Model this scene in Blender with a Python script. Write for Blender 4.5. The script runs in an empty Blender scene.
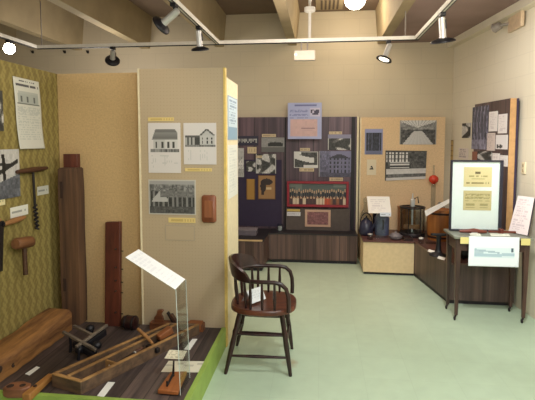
import bpy, bmesh, math, random
from mathutils import Vector, Matrix, Quaternion
random.seed(7)
PI = math.pi
col = bpy.context.scene.collection

# ---------------------------------------------------------------- camera model
F = 460.; YAW = math.atan(53/460.); PITCH = math.radians(4.0); EYE = 1.6; SHIFT = 28.0
_cy, _sy, _cp, _sp = math.cos(YAW), math.sin(YAW), math.cos(PITCH), math.sin(PITCH)
FW = Vector((-_sy*_cp, _cy*_cp, -_sp)); RT = Vector((_cy, _sy, 0)); UP = Vector((-_sy*_sp, _cy*_sp, _cp))
def at(px, py, X=None, Y=None, Z=None):
    """photo measurement -> point on a known plane of the room (survey helper)"""
    d = FW + RT*((px-267.5)/F) - UP*((py-200+SHIFT)/F)
    t = X/d.x if X is not None else Y/d.y if Y is not None else (Z-EYE)/d.z
    return Vector((d.x*t, d.y*t, EYE + d.z*t))

# ---------------------------------------------------------------- colours, materials
def lin(c): return tuple((v/12.92 if v <= .04045 else ((v+.055)/1.055)**2.4) for v in c)
def hx(r, g, b): return (r/255., g/255., b/255.)
_n = {}
def newmat(name):
    m = bpy.data.materials.new(name); m.use_nodes = True
    nt = m.node_tree; b = nt.nodes['Principled BSDF']
    return m, nt, b
def plain(name, rgb, rough=.6, metal=0., noise=.06, nscale=25., bump=0.):
    if name in _n: return _n[name]
    m, nt, b = newmat(name); c = lin(rgb)
    tc = nt.nodes.new('ShaderNodeTexCoord'); nz = nt.nodes.new('ShaderNodeTexNoise')
    nz.inputs['Scale'].default_value = nscale; nz.inputs['Detail'].default_value = 4
    nt.links.new(tc.outputs['Object'], nz.inputs['Vector'])
    r = nt.nodes.new('ShaderNodeValToRGB')
    r.color_ramp.elements[0].position = .3; r.color_ramp.elements[1].position = .7
    r.color_ramp.elements[0].color = tuple(v*(1-noise*2) for v in c)+(1,)
    r.color_ramp.elements[1].color = tuple(min(1, v*(1+noise*2)) for v in c)+(1,)
    nt.links.new(nz.outputs['Fac'], r.inputs['Fac']); nt.links.new(r.outputs['Color'], b.inputs['Base Color'])
    b.inputs['Roughness'].default_value = rough; b.inputs['Metallic'].default_value = metal
    if bump:
        bp = nt.nodes.new('ShaderNodeBump'); bp.inputs['Strength'].default_value = bump; bp.inputs['Distance'].default_value = .01
        nt.links.new(nz.outputs['Fac'], bp.inputs['Height']); nt.links.new(bp.outputs['Normal'], b.inputs['Normal'])
    _n[name] = m; return m
def wood(name, dark, light, axis='Z', scale=18., rough=.55, plank=0., pdir='X', stretch=.06):
    """streaky wood grain along axis; optional board joints every plank metres along pdir"""
    if name in _n: return _n[name]
    m, nt, b = newmat(name); N = nt.nodes; L = nt.links
    tc = N.new('ShaderNodeTexCoord'); mp = N.new('ShaderNodeMapping')
    sc = {'X': (stretch, 1, 1), 'Y': (1, stretch, 1), 'Z': (1, 1, stretch)}[axis]
    mp.inputs['Scale'].default_value = sc
    L.new(tc.outputs['Object'], mp.inputs['Vector'])
    nz = N.new('ShaderNodeTexNoise'); nz.inputs['Scale'].default_value = scale; nz.inputs['Detail'].default_value = 6; nz.inputs['Roughness'].default_value = .65
    L.new(mp.outputs['Vector'], nz.inputs['Vector'])
    r = N.new('ShaderNodeValToRGB'); r.color_ramp.elements[0].position = .32; r.color_ramp.elements[1].position = .7
    r.color_ramp.elements[0].color = lin(dark)+(1,); r.color_ramp.elements[1].color = lin(light)+(1,)
    L.new(nz.outputs['Fac'], r.inputs['Fac']); out = r.outputs['Color']
    if plank:
        sp = N.new('ShaderNodeSeparateXYZ'); L.new(tc.outputs['Object'], sp.inputs['Vector'])
        dv = N.new('ShaderNodeMath'); dv.operation = 'DIVIDE'; dv.inputs[1].default_value = plank; L.new(sp.outputs[pdir], dv.inputs[0])
        fl = N.new('ShaderNodeMath'); fl.operation = 'FLOOR'; L.new(dv.outputs[0], fl.inputs[0])
        wn = N.new('ShaderNodeTexWhiteNoise'); wn.noise_dimensions = '1D'; L.new(fl.outputs[0], wn.inputs['W'])
        fr = N.new('ShaderNodeMath'); fr.operation = 'FRACT'; L.new(dv.outputs[0], fr.inputs[0])
        gp = N.new('ShaderNodeMath'); gp.operation = 'GREATER_THAN'; gp.inputs[1].default_value = .05; L.new(fr.outputs[0], gp.inputs[0])
        mr = N.new('ShaderNodeMapRange'); mr.inputs['To Min'].default_value = .7; mr.inputs['To Max'].default_value = 1.25; L.new(wn.outputs['Value'], mr.inputs['Value'])
        g2 = N.new('ShaderNodeMapRange'); g2.inputs['To Min'].default_value = .35; g2.inputs['To Max'].default_value = 1.; L.new(gp.outputs[0], g2.inputs['Value'])
        mu = N.new('ShaderNodeMath'); mu.operation = 'MULTIPLY'; L.new(mr.outputs[0], mu.inputs[0]); L.new(g2.outputs[0], mu.inputs[1])
        mx = N.new('ShaderNodeVectorMath'); mx.operation = 'SCALE'; L.new(out, mx.inputs[0]); L.new(mu.outputs[0], mx.inputs['Scale']); out = mx.outputs[0]
    L.new(out, b.inputs['Base Color']); b.inputs['Roughness'].default_value = rough
    bp = N.new('ShaderNodeBump'); bp.inputs['Strength'].default_value = .25; bp.inputs['Distance'].default_value = .004
    L.new(nz.outputs['Fac'], bp.inputs['Height']); L.new(bp.outputs['Normal'], b.inputs['Normal'])
    _n[name] = m; return m
def emit(name, rgb, s):
    if name in _n: return _n[name]
    m, nt, b = newmat(name); b.inputs['Base Color'].default_value = lin(rgb)+(1,)
    b.inputs['Emission Color'].default_value = lin(rgb)+(1,); b.inputs['Emission Strength'].default_value = s
    _n[name] = m; return m
def clear(name, tint, refl=.12, rough=.03, cap=.4):
    if name in _n: return _n[name]
    m, nt, b = newmat(name); N = nt.nodes; L = nt.links
    tr = N.new('ShaderNodeBsdfTransparent'); tr.inputs['Color'].default_value = lin(tint)+(1,)
    gl = N.new('ShaderNodeBsdfGlossy'); gl.inputs['Roughness'].default_value = rough
    fr = N.new('ShaderNodeLayerWeight'); fr.inputs['Blend'].default_value = .12
    ad = N.new('ShaderNodeMath'); ad.operation = 'ADD'; ad.inputs[1].default_value = refl*.4; L.new(fr.outputs['Fresnel'], ad.inputs[0])
    cl = N.new('ShaderNodeMath'); cl.operation = 'MINIMUM'; cl.inputs[1].default_value = cap; L.new(ad.outputs[0], cl.inputs[0])
    mx = N.new('ShaderNodeMixShader'); L.new(cl.outputs[0], mx.inputs[0]); L.new(tr.outputs[0], mx.inputs[1]); L.new(gl.outputs[0], mx.inputs[2])
    L.new(mx.outputs[0], N['Material Output'].inputs['Surface']); _n[name] = m; return m
def print_mat():
    if 'print' in _n: return _n['print']
    m, nt, b = newmat('printed_paper'); a = nt.nodes.new('ShaderNodeAttribute'); a.attribute_name = 'ink'
    nt.links.new(a.outputs['Color'], b.inputs['Base Color']); b.inputs['Roughness'].default_value = .55
    _n['print'] = m; return m
def block_wall(name, rgb, joint=.93):
    m, nt, b = newmat(name); N = nt.nodes; L = nt.links
    tc = N.new('ShaderNodeTexCoord'); sp = N.new('ShaderNodeSeparateXYZ'); L.new(tc.outputs['Object'], sp.inputs[0])
    ad = N.new('ShaderNodeMath'); ad.operation = 'ADD'; L.new(sp.outputs['X'], ad.inputs[0]); L.new(sp.outputs['Y'], ad.inputs[1])
    cb = N.new('ShaderNodeCombineXYZ'); L.new(ad.outputs[0], cb.inputs['X']); L.new(sp.outputs['Z'], cb.inputs['Y'])
    bk = N.new('ShaderNodeTexBrick'); bk.inputs['Scale'].default_value = 1.; bk.inputs['Brick Width'].default_value = .4; bk.inputs['Row Height'].default_value = .2
    bk.inputs['Mortar Size'].default_value = .006; bk.inputs['Mortar Smooth'].default_value = .6
    c = lin(rgb); bk.inputs['Color1'].default_value = c+(1,); bk.inputs['Color2'].default_value = tuple(v*.985 for v in c)+(1,)
    bk.inputs['Mortar'].default_value = tuple(v*joint for v in c)+(1,)
    L.new(cb.outputs[0], bk.inputs['Vector']); L.new(bk.outputs['Color'], b.inputs['Base Color']); b.inputs['Roughness'].default_value = .6
    return m
def wallpaper_mat():
    m, nt, b = newmat('olive_wallpaper'); N = nt.nodes; L = nt.links
    tc = N.new('ShaderNodeTexCoord'); sp = N.new('ShaderNodeSeparateXYZ'); L.new(tc.outputs['Object'], sp.inputs[0])
    def mth(op, a, bb=None):
        n = N.new('ShaderNodeMath'); n.operation = op
        for i, v in enumerate((a, bb)):
            if v is None: continue
            if isinstance(v, (int, float)): n.inputs[i].default_value = v
            else: L.new(v, n.inputs[i])
        return n.outputs[0]
    u = mth('MULTIPLY', sp.outputs['Y'], 2*PI/.075); v = mth('MULTIPLY', sp.outputs['Z'], 2*PI/.11)
    wob = mth('MULTIPLY', mth('SINE', v), .9)
    s1 = mth('SINE', mth('ADD', u, wob)); s2 = mth('SINE', mth('SUBTRACT', mth('MULTIPLY', u, 2.), wob)); s3 = mth('SINE', mth('MULTIPLY', v, 2.))
    nz = N.new('ShaderNodeTexNoise'); nz.inputs['Scale'].default_value = 60; L.new(tc.outputs['Object'], nz.inputs['Vector'])
    tot = mth('ADD', mth('ADD', mth('MULTIPLY', s1, .30), mth('MULTIPLY', mth('MULTIPLY', s2, s3), .28)), nz.outputs['Fac'])
    r = N.new('ShaderNodeValToRGB'); r.color_ramp.elements[0].position = .25; r.color_ramp.elements[1].position = .8
    r.color_ramp.elements[0].color = lin(hx(124, 108, 58))+(1,); r.color_ramp.elements[1].color = lin(hx(150, 134, 78))+(1,)
    L.new(tot, r.inputs['Fac']); L.new(r.outputs['Color'], b.inputs['Base Color']); b.inputs['Roughness'].default_value = .7
    return m
def pegboard_mat():
    m, nt, b = newmat('pegboard'); N = nt.nodes; L = nt.links
    tc = N.new('ShaderNodeTexCoord'); vm = N.new('ShaderNodeVectorMath'); vm.operation = 'SCALE'; vm.inputs['Scale'].default_value = 1/.026
    L.new(tc.outputs['Object'], vm.inputs[0]); fr = N.new('ShaderNodeVectorMath'); fr.operation = 'FRACTION'; L.new(vm.outputs[0], fr.inputs[0])
    sb = N.new('ShaderNodeVectorMath'); sb.operation = 'SUBTRACT'; sb.inputs[1].default_value = (.5, .5, .5); L.new(fr.outputs[0], sb.inputs[0])
    ml = N.new('ShaderNodeVectorMath'); ml.operation = 'MULTIPLY'; ml.inputs[1].default_value = (1, 0, 1); L.new(sb.outputs[0], ml.inputs[0])
    ln = N.new('ShaderNodeVectorMath'); ln.operation = 'LENGTH'; L.new(ml.outputs[0], ln.inputs[0])
    g = N.new('ShaderNodeMath'); g.operation = 'GREATER_THAN'; g.inputs[1].default_value = .13; L.new(ln.outputs['Value'], g.inputs[0])
    mx = N.new('ShaderNodeMix'); mx.data_type = 'RGBA'; mx.inputs['A'].default_value = lin(hx(172, 151, 124))+(1,); mx.inputs['B'].default_value = lin(hx(184, 163, 135))+(1,)
    L.new(g.outputs[0], mx.inputs['Factor']); L.new(mx.outputs['Result'], b.inputs['Base Color']); b.inputs['Roughness'].default_value = .6
    return m
def floor_mat():
    m, nt, b = newmat('pale_green_tile'); N = nt.nodes; L = nt.links
    tc = N.new('ShaderNodeTexCoord')
    bk = N.new('ShaderNodeTexBrick'); bk.offset = 0; bk.inputs['Scale'].default_value = 1.; bk.inputs['Brick Width'].default_value = .305; bk.inputs['Row Height'].default_value = .305
    bk.inputs['Mortar Size'].default_value = .0022; bk.inputs['Mortar Smooth'].default_value = .9
    c = lin(hx(184, 202, 178)); bk.inputs['Color1'].default_value = c+(1,); bk.inputs['Color2'].default_value = tuple(v*.96 for v in c)+(1,); bk.inputs['Mortar'].default_value = tuple(v*.86 for v in c)+(1,)
    L.new(tc.outputs['Object'], bk.inputs['Vector'])
    nz = N.new('ShaderNodeTexNoise'); nz.inputs['Scale'].default_value = 9; nz.inputs['Detail'].default_value = 6; L.new(tc.outputs['Object'], nz.inputs['Vector'])
    mr = N.new('ShaderNodeMapRange'); mr.inputs['To Min'].default_value = .9; mr.inputs['To Max'].default_value = 1.1; L.new(nz.outputs['Fac'], mr.inputs['Value'])
    mx = N.new('ShaderNodeVectorMath'); mx.operation = 'SCALE'; L.new(bk.outputs['Color'], mx.inputs[0]); L.new(mr.outputs[0], mx.inputs['Scale'])
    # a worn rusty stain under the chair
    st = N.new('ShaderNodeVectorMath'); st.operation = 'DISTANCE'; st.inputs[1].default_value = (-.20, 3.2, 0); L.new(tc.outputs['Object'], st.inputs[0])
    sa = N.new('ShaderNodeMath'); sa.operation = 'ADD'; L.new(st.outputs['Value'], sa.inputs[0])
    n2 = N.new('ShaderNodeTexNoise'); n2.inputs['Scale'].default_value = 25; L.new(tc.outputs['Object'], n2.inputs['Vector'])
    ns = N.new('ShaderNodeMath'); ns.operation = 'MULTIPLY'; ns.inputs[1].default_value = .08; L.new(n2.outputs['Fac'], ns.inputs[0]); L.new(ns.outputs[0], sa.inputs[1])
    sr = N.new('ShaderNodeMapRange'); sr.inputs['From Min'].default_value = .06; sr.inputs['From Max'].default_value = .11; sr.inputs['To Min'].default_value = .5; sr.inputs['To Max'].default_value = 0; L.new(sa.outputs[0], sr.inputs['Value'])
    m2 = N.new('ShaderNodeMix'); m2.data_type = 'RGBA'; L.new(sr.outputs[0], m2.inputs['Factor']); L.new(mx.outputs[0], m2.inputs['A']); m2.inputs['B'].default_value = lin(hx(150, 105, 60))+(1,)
    L.new(m2.outputs['Result'], b.inputs['Base Color']); b.inputs['Roughness'].default_value = .38
    return m

# ---------------------------------------------------------------- mesh builder
ORIG = {}
def tag(o, label=None, cat=None, group=None, kind=None):
    if label: o['label'] = label
    if cat: o['category'] = cat
    if group: o['group'] = group
    if kind: o['kind'] = kind
    return o
def empty(name, loc, label, cat, group=None):
    o = bpy.data.objects.new(name, None); col.objects.link(o); o.location = Vector(loc); o.empty_display_size = .05
    ORIG[o.name] = Vector(loc); return tag(o, label, cat, group)
class MB:
    def __init__(s): s.bm = bmesh.new()
    def _faces(s, vs, fs, mi=0, smooth=False):
        v = [s.bm.verts.new(Vector(p)) for p in vs]
        for f in fs:
            try:
                q = s.bm.faces.new([v[i] for i in f]); q.material_index = mi; q.smooth = smooth
            except ValueError: pass
        return v
    def box(s, lo, hi, mi=0):
        x0, y0, z0 = lo; x1, y1, z1 = hi
        vs = [(x0,y0,z0),(x1,y0,z0),(x1,y1,z0),(x0,y1,z0),(x0,y0,z1),(x1,y0,z1),(x1,y1,z1),(x0,y1,z1)]
        return s.hexa(vs, mi)
    def hexa(s, vs, mi=0):
        s._faces(vs, [(3,2,1,0),(4,5,6,7),(0,1,5,4),(1,2,6,5),(2,3,7,6),(3,0,4,7)], mi); return s
    def bar(s, a, b, w, h, up=(0,0,1), w2=None, h2=None, mi=0):
        a, b = Vector(a), Vector(b); d = (b-a).normalized(); u = Vector(up)
        if abs(d.dot(u)) > .95: u = Vector((0,1,0))
        r = d.cross(u).normalized(); u = r.cross(d).normalized(); w2 = w if w2 is None else w2; h2 = h if h2 is None else h2
        vs = []
        for p, ww, hh in ((a, w, h), (b, w2, h2)):
            vs += [p-r*ww/2-u*hh/2, p+r*ww/2-u*hh/2, p+r*ww/2+u*hh/2, p-r*ww/2+u*hh/2]
        s._faces(vs, [(3,2,1,0),(4,5,6,7),(0,1,5,4),(1,2,6,5),(2,3,7,6),(3,0,4,7)], mi); return s
    def tube(s, pts, r, n=10, mi=0, cap=True):
        pts = [Vector(p) for p in pts]; rs = r if isinstance(r, (list, tuple)) else [r]*len(pts)
        rings = []; prev = None
        for i, p in enumerate(pts):
            d = (pts[min(i+1, len(pts)-1)]-pts[max(i-1, 0)]).normalized()
            if prev is None:
                u = Vector((0,0,1)) if abs(d.z) < .9 else Vector((0,1,0))
            else: u = prev
            x = d.cross(u).normalized(); u = x.cross(d).normalized(); prev = u
            rings.append([s.bm.verts.new(p + (x*math.cos(t)+u*math.sin(t))*rs[i]) for t in [2*PI*k/n for k in range(n)]])
        for A, B in zip(rings, rings[1:]):
            for k in range(n):
                f = s.bm.faces.new((A[k], A[(k+1)%n], B[(k+1)%n], B[k])); f.smooth = True; f.material_index = mi
        if cap:
            for R, rev in ((rings[0], True), (rings[-1], False)):
                f = s.bm.faces.new(list(reversed(R)) if rev else R); f.material_index = mi
        return s
    def lathe(s, base, prof, n=20, axis=(0,0,1), mi=0):
        """prof: (radius, height) along axis from base"""
        base = Vector(base); a = Vector(axis).normalized()
        u = Vector((0, 0, 1)) if abs(a.z) < .9 else Vector((0, 1, 0))
        x = a.cross(u).normalized(); u = x.cross(a).normalized()
        rings = [[s.bm.verts.new(base+a*h+(x*math.cos(2*PI*k/n)+u*math.sin(2*PI*k/n))*max(r, .0005)) for k in range(n)] for r, h in prof]
        for i, (A, B) in enumerate(zip(rings, rings[1:])):
            for k in range(n):
                f = s.bm.faces.new((A[k], A[(k+1)%n], B[(k+1)%n], B[k])); f.smooth = True; f.material_index = mi
        s.bm.faces.new(list(reversed(rings[0]))).material_index = mi; s.bm.faces.new(rings[-1]).material_index = mi
        return s
    def prism(s, poly, z0, z1, mi=0):
        n = len(poly); vs = [(x, y, z0) for x, y in poly]+[(x, y, z1) for x, y in poly]
        s._faces(vs, [tuple(reversed(range(n))), tuple(range(n, 2*n))]+[(i, (i+1)%n, n+(i+1)%n, n+i) for i in range(n)], mi); return s
    def loft(s, secs, mi=0, smooth=True):
        """closed sections of equal length joined in order, capped"""
        n = len(secs[0]); R = [[s.bm.verts.new(Vector(p)) for p in q] for q in secs]
        for A, B in zip(R, R[1:]):
            for k in range(n):
                f = s.bm.faces.new((A[k], A[(k+1)%n], B[(k+1)%n], B[k])); f.smooth = smooth; f.material_index = mi
        for q in (list(reversed(R[0])), R[-1]):
            f = s.bm.faces.new(q); f.material_index = mi
        return s
    def build(s, name, mats, parent=None, loc=None, label=None, cat=None, group=None, kind=None, bevel=0.):
        if not isinstance(mats, (list, tuple)): mats = [mats]
        bmesh.ops.recalc_face_normals(s.bm, faces=s.bm.faces)
        if parent is not None: org = ORIG[parent.name]
        else:
            if loc is None:
                xs = [v.co for v in s.bm.verts]
                loc = ((min(v.x for v in xs)+max(v.x for v in xs))/2, (min(v.y for v in xs)+max(v.y for v in xs))/2, min(v.z for v in xs))
            org = Vector(loc)
        for v in s.bm.verts: v.co -= org
        me = bpy.data.meshes.new(name); s.bm.to_mesh(me); s.bm.free()
        for m in mats: me.materials.append(m)
        me.set_sharp_from_angle(angle=math.radians(50))
        o = bpy.data.objects.new(name, me); col.objects.link(o)
        if parent is not None: o.parent = parent
        else: o.location = org
        ORIG[o.name] = org
        if bevel:
            md = o.modifiers.new('soft_edges', 'BEVEL'); md.width = bevel; md.segments = 2; md.limit_method = 'ANGLE'
        return tag(o, label, cat, group, kind)

# ---------------------------------------------------------------- printed sheets
def sheet(name, quad, paint, nx=24, ny=20, thick=.003, parent=None, label=None, cat=None, group=None, curl=None):
    """thin printed sheet. quad = TL, TR, BL, (BR) points; ink stored per face"""
    TL, TR, BL = [Vector(p) for p in quad[:3]]; BR = Vector(quad[3]) if len(quad) > 3 else TR+BL-TL
    nrm = -((TR-TL).cross(BL-TL)).normalized()
    bm = bmesh.new(); lay = bm.loops.layers.float_color.new('ink')
    def P(u, v):
        p = TL.lerp(TR, u).lerp(BL.lerp(BR, u), v)
        return p + nrm*(curl(u, v) if curl else 0)
    V = [[bm.verts.new(P(i/nx, j/ny)+nrm*thick) for i in range(nx+1)] for j in range(ny+1)]
    W = [[bm.verts.new(P(i/nx, j/ny)) for i in range(nx+1)] for j in range(ny+1)]
    def setc(f, c):
        c = lin(c)+(1,)
        for l in f.loops: l[lay] = c
    edge = paint(.01, .5)
    for j in range(ny):
        for i in range(nx):
            f = bm.faces.new((V[j][i], V[j+1][i], V[j+1][i+1], V[j][i+1])); setc(f, paint((i+.5)/nx, (j+.5)/ny)); f.smooth = bool(curl)
            f = bm.faces.new((W[j][i], W[j][i+1], W[j+1][i+1], W[j+1][i])); setc(f, edge); f.smooth = bool(curl)
    for i in range(nx):
        setc(bm.faces.new((V[0][i], V[0][i+1], W[0][i+1], W[0][i])), edge); setc(bm.faces.new((V[ny][i+1], V[ny][i], W[ny][i], W[ny][i+1])), edge)
    for j in range(ny):
        setc(bm.faces.new((V[j+1][0], V[j][0], W[j][0], W[j+1][0])), edge); setc(bm.faces.new((V[j][nx], V[j+1][nx], W[j+1][nx], W[j][nx])), edge)
    org = ORIG[parent.name] if parent is not None else BL.copy()
    for v in bm.verts: v.co -= org
    me = bpy.data.meshes.new(name); bm.to_mesh(me); bm.free(); me.materials.append(print_mat())
    o = bpy.data.objects.new(name, me); col.objects.link(o)
    if parent is not None: o.parent = parent
    else: o.location = org
    ORIG[o.name] = org
    return tag(o, label, cat, group)
def rectY(x0, y0, x1, y1, Y):
    """rectangle on a wall facing the room, measured by its photo box"""
    a, b = at(x0, y0, Y=Y), at(x1, y1, Y=Y); 
    return (Vector((a.x, Y, a.z)), Vector((b.x, Y, a.z)), Vector((a.x, Y, b.z)))
def rectL(x0, y0, x1, y1, X):
    a, b = at(x0, y0, X=X), at(x1, y1, X=X); z0 = at(x0, y0, X=X).z; z1 = at(x1, y1, X=X).z
    return (Vector((X, a.y, z0)), Vector((X, b.y, z0)), Vector((X, a.y, z1)))
def h2(a, b, k=0): 
    v = math.sin(a*127.1+b*311.7+k*74.7)*43758.5453; return v-math.floor(v)
def g(v, tint=(1., .98, .97)): return tuple(max(0, min(1, v*t)) for t in tint)
def lines(paper, ink, rows, margin=.1, top=.1, bot=.9, dens=.75, seed=0):
    def f(u, v):
        if u < margin or u > 1-margin or v < top or v > bot: return paper
        k = (v-top)/(bot-top)*rows; 
        if k % 1 > .55: return paper
        last = 1-margin-.35*h2(int(k), 3, seed)
        return ink if (u < last and h2(int(u*40), int(k), seed) < dens) else paper
    return f
def smudge(u, v, n, k): return .5*h2(int(u*n), int(v*n*.8), k)+.5*h2(int(u*n*2.3), int(v*n*1.7), k+3)
def house_drawing(kind):
    pp = hx(214, 206, 204)
    def f(u, v):
        if kind == 0:
            if .12 < v < .33 and .12+(.33-v)*.5 < u < .92-(.33-v)*1.0+.12: 
                return g(.42+.12*((v*40) % 1)) if u < .90 else pp
            if .33 <= v < .52 and .16 < u < .9:
                if .37 < v < .49 and (.22 < u < .27 or .42 < u < .48 or .6 < u < .66 or .76 < u < .82): return g(.25)
                return g(.74) if u < .52 else g(.8)
            if .52 <= v < .58 and .06 < u < .95: return g(.3+.3*h2(int(u*30), 1))
        else:
            if .14 < v < .3 and abs(u-.72) < .02+(v-.14)*1.4: 
                if abs(abs(u-.72)-(v-.14)*1.4) < .05: return g(.3)
                return g(.72)
            if .3 <= v < .52 and .5 < u < .95:
                if (.34 < v < .4 or .43 < v < .5) and (.56 < u < .6 or .70 < u < .74 or .84 < u < .88): return g(.2)
                return g(.74)
            if .3 <= v < .35 and .05 < u < .5: return g(.35)
            if .35 <= v < .52 and .05 < u < .5: return g(.25) if (u*9) % 1 < .4 or (.36 < u < .5) else g(.66)
            if .52 <= v < .58 and .04 < u < .97: return g(.36+.2*h2(int(u*30), 2))
        if .64 < v < .9 and .1 < u < .9:
            a, b = (u*14) % 1, (v*20) % 1
            if (a < .18 or b < .2) and h2(int(u*14), int(v*20), kind) > .45: return g(.76)
        return pp
    return f
def house_photo(u, v):
    if u < .03 or u > .97 or v < .03 or v > .97: return hx(190, 184, 176)
    s = smudge(u, v, 16, 1)
    if v < .32: return g(.62-.35*s*(v > .12))
    if v < .5 and u > .25: return g(.34+.2*s)
    if u < .42 and abs(u-.25) < (v-.3)*.6 and v < .62: return g(.7)
    if v < .78:
        if (u*10) % 1 < .35: return g(.5)
        return g(.16+.14*s)
    return g(.22+.2*s)
def street_photo(k, sky=.75, mid=.3, low=.45):
    def f(u, v):
        if u < .03 or u > .97 or v < .04 or v > .96: return g(.7)
        s = smudge(u, v, 13, k)
        if v < .3: return g(sky-.12*s)
        hgt = .3+.2*h2(int(u*5), k)
        if v < hgt: return g(sky-.1)
        if v < .72: return g(mid+.35*s-(.2 if ((u*11) % 1 < .4 and (v*9) % 1 < .55) else 0))
        return g(low+.25*s)
    return f
def high_contrast(k, n=9, b=.55):
    def f(u, v):
        if u < .02 or u > .98 or v < .02 or v > .98: return g(.75)
        w = math.sin(u*n+k+2*math.sin(v*6+k))+math.sin(v*n*.8-k*1.7+u*3)
        s = smudge(u, v, 12, k)
        return g(.86-.2*s) if w > b else g(.5-.2*s) if w > b-.5 else g(.15+.15*s)
    return f
def mansion_photo(u, v):
    s = smudge(u, v, 14, 5); pur = (.86, .84, 1.05)
    if u < .02 or u > .98: return g(.6)
    if .12 < v < .28 and abs(u-.62) < .05+(v-.12)*1.9: return g(.22+.1*s, pur)
    if .28 <= v < .85 and .3 < u < .95:
        if (v*6) % 1 > .35 and (u*9) % 1 < .4: return g(.2, pur)
        return g(.46+.1*s, pur)
    if v > .8: return g(.28+.15*s, pur)
    return g(.58-.25*s*(u < .35), pur)
def shop_interior(u, v):
    if u < .02 or u > .98: return g(.6)
    s = smudge(u, v, 14, 9); c = .5
    if v < .38:
        if v < .30 - abs(u-c)*.5: return g(.82-.2*(((u-c)/(0.32-v+.08)*4) % 1 < .3))
        return g(.34+.35*s)
    if v > .45+abs(u-c)*.02 and abs(u-c) < .12+(v-.45)*.55: return g(.78-.06*((u-c)/(v-.3)*6 % 1))
    return g(.14+.3*s)
def bakery_photo(u, v):
    s = smudge(u, v, 14, 11)
    if u < .03 or v < .03: return g(.2)
    if .05 < v < .38 and u < .6: return g(.85) if (u*12) % 1 < .55 and (v*7) % 1 < .8 else g(.3)
    if .38 < v < .62 and .12 < u < .6: return g(.8) if (v*11) % 1 < .5 else g(.2)
    if v < .62: return g(.16+.25*s)
    if v < .8: return g(.85-.1*s)
    if v < .92: return g(.3+.2*s)
    return g(.8)
def dark_shopfront(u, v):
    s = smudge(u, v, 12, 13); pur = (.8, .82, 1.05)
    if v < .14: return g(.7, pur)
    if u < .06 or u > .94: return g(.62, pur)
    if v > .85: return g(.5, pur)
    return g(.12+.2*s + (.2 if (u*5) % 1 < .15 else 0), pur)
def card_plain(c): return lambda u, v: c
def tape_label(c, ink, k=0):
    return lambda u, v: ink if (.3 < v < .7 and .06 < u < .94 and h2(int(u*22), 1, k) > .45) else c

# ---------------------------------------------------------------- common materials
CREAM = block_wall('cream_block_wall', hx(202, 187, 161))
CREAMR = block_wall('pale_block_wall', hx(226, 216, 196))
TANB = plain('tan_hessian_board', hx(196, 164, 118), .8, noise=.05, nscale=70, bump=.2)
PALEB = plain('pale_cream_board', hx(228, 214, 182), .7, noise=.03)
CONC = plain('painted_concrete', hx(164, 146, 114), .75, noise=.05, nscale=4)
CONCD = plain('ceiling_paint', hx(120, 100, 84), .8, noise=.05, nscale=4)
DARKP = wood('dark_plank_panel', hx(60, 44, 58), hx(122, 96, 106), 'Z', 14, .45, plank=.2, pdir='X', stretch=.03)
DARKPL = wood('plinth_plank_panel', hx(60, 44, 44), hx(116, 90, 80), 'Z', 14, .45, plank=.1, pdir='X', stretch=.03)
DARKPY = wood('side_plinth_plank_panel', hx(58, 44, 48), hx(108, 86, 84), 'Z', 14, .45, plank=.1, pdir='Y', stretch=.03)
NAVY = plain('dark_navy_felt', hx(54, 44, 68), .85, noise=.03)
BLACK = plain('black_metal', hx(30, 28, 34), .45, .3, .05)
IRON = plain('dark_iron', hx(44, 38, 40), .5, .5, .12, 40)
SILVER = plain("silver_paint", hx(208, 206, 204), .35, .5, .03)
WHITE = plain('white_enamel', hx(226, 222, 214), .4, 0, .02)
TRACKM = plain('cream_track_paint', hx(236, 230, 220), .45, 0, .02)
CHAIRW = wood('dark_chair_wood', hx(28, 15, 16), hx(58, 30, 28), 'Z', 22, .28)
SEATW = wood('worn_seat_wood', hx(52, 26, 20), hx(112, 60, 38), 'X', 16, .3)
CLEAR = clear('clear_acrylic', hx(248, 250, 249), .04, .03, .14)
EDGE = plain('acrylic_edge', hx(206, 216, 214), .2, 0, .02)
GLASS = clear('old_glass', hx(236, 240, 242), .05)
PAPER = plain('white_card', hx(236, 234, 230), .6, 0, .01)
CREAMC = plain('cream_card', hx(232, 222, 196), .6, 0, .02)
BOARD = plain('dark_skirting', hx(30, 26, 32), .6)

# ---------------------------------------------------------------- the room
YB = 6.3; ZC = 3.3
def RX(y): return 1.72+.10*(6.2-y)           # the right wall runs slightly outward towards the viewer
def struct(name, mb, mat, bevel=0): return mb.build(name, mat, kind='structure', loc=(0, 0, 0), bevel=bevel)
struct('floor', MB().box((-5, -2.5, -.1), (3.2, 6.5, 0)), floor_mat())
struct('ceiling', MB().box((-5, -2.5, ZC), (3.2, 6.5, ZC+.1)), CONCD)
struct('wall_back', MB().box((-5, YB, 0), (3.2, YB+.15, ZC)), CREAM)
struct('wall_far_left', MB().box((-5.1, -2.5, 0), (-4.95, YB, ZC)), CREAM)
struct('wall_front', MB().box((-5, -2.6, 0), (3.2, -2.45, ZC)), CREAM)
struct('wall_right', MB().prism([(RX(-2.45), -2.45), (RX(YB), YB), (RX(YB)+.15, YB), (RX(-2.45)+.15, -2.45)], 0, ZC), CREAMR)
n = 0
for x in (-4.4, -3.38, -2.38, -1.33, -.33):
    n += 1; struct('trim_%d' % n, MB().hexa([(x-.11, -2.4, 2.87), (x, -2.4, 2.87), (x, YB, 2.87), (x-.11, YB, 2.87), (x-.17, -2.4, ZC), (x+.04, -2.4, ZC), (x+.04, YB, ZC), (x-.17, YB, ZC)]), CONC)
struct('trim_6', MB().hexa([(.735, -2.4, 2.86), (.845, -2.4, 2.86), (.845, YB, 2.86), (.735, YB, 2.86), (.70, -2.4, ZC), (.89, -2.4, ZC), (.89, YB, ZC), (.70, YB, ZC)]), CONC)
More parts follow.
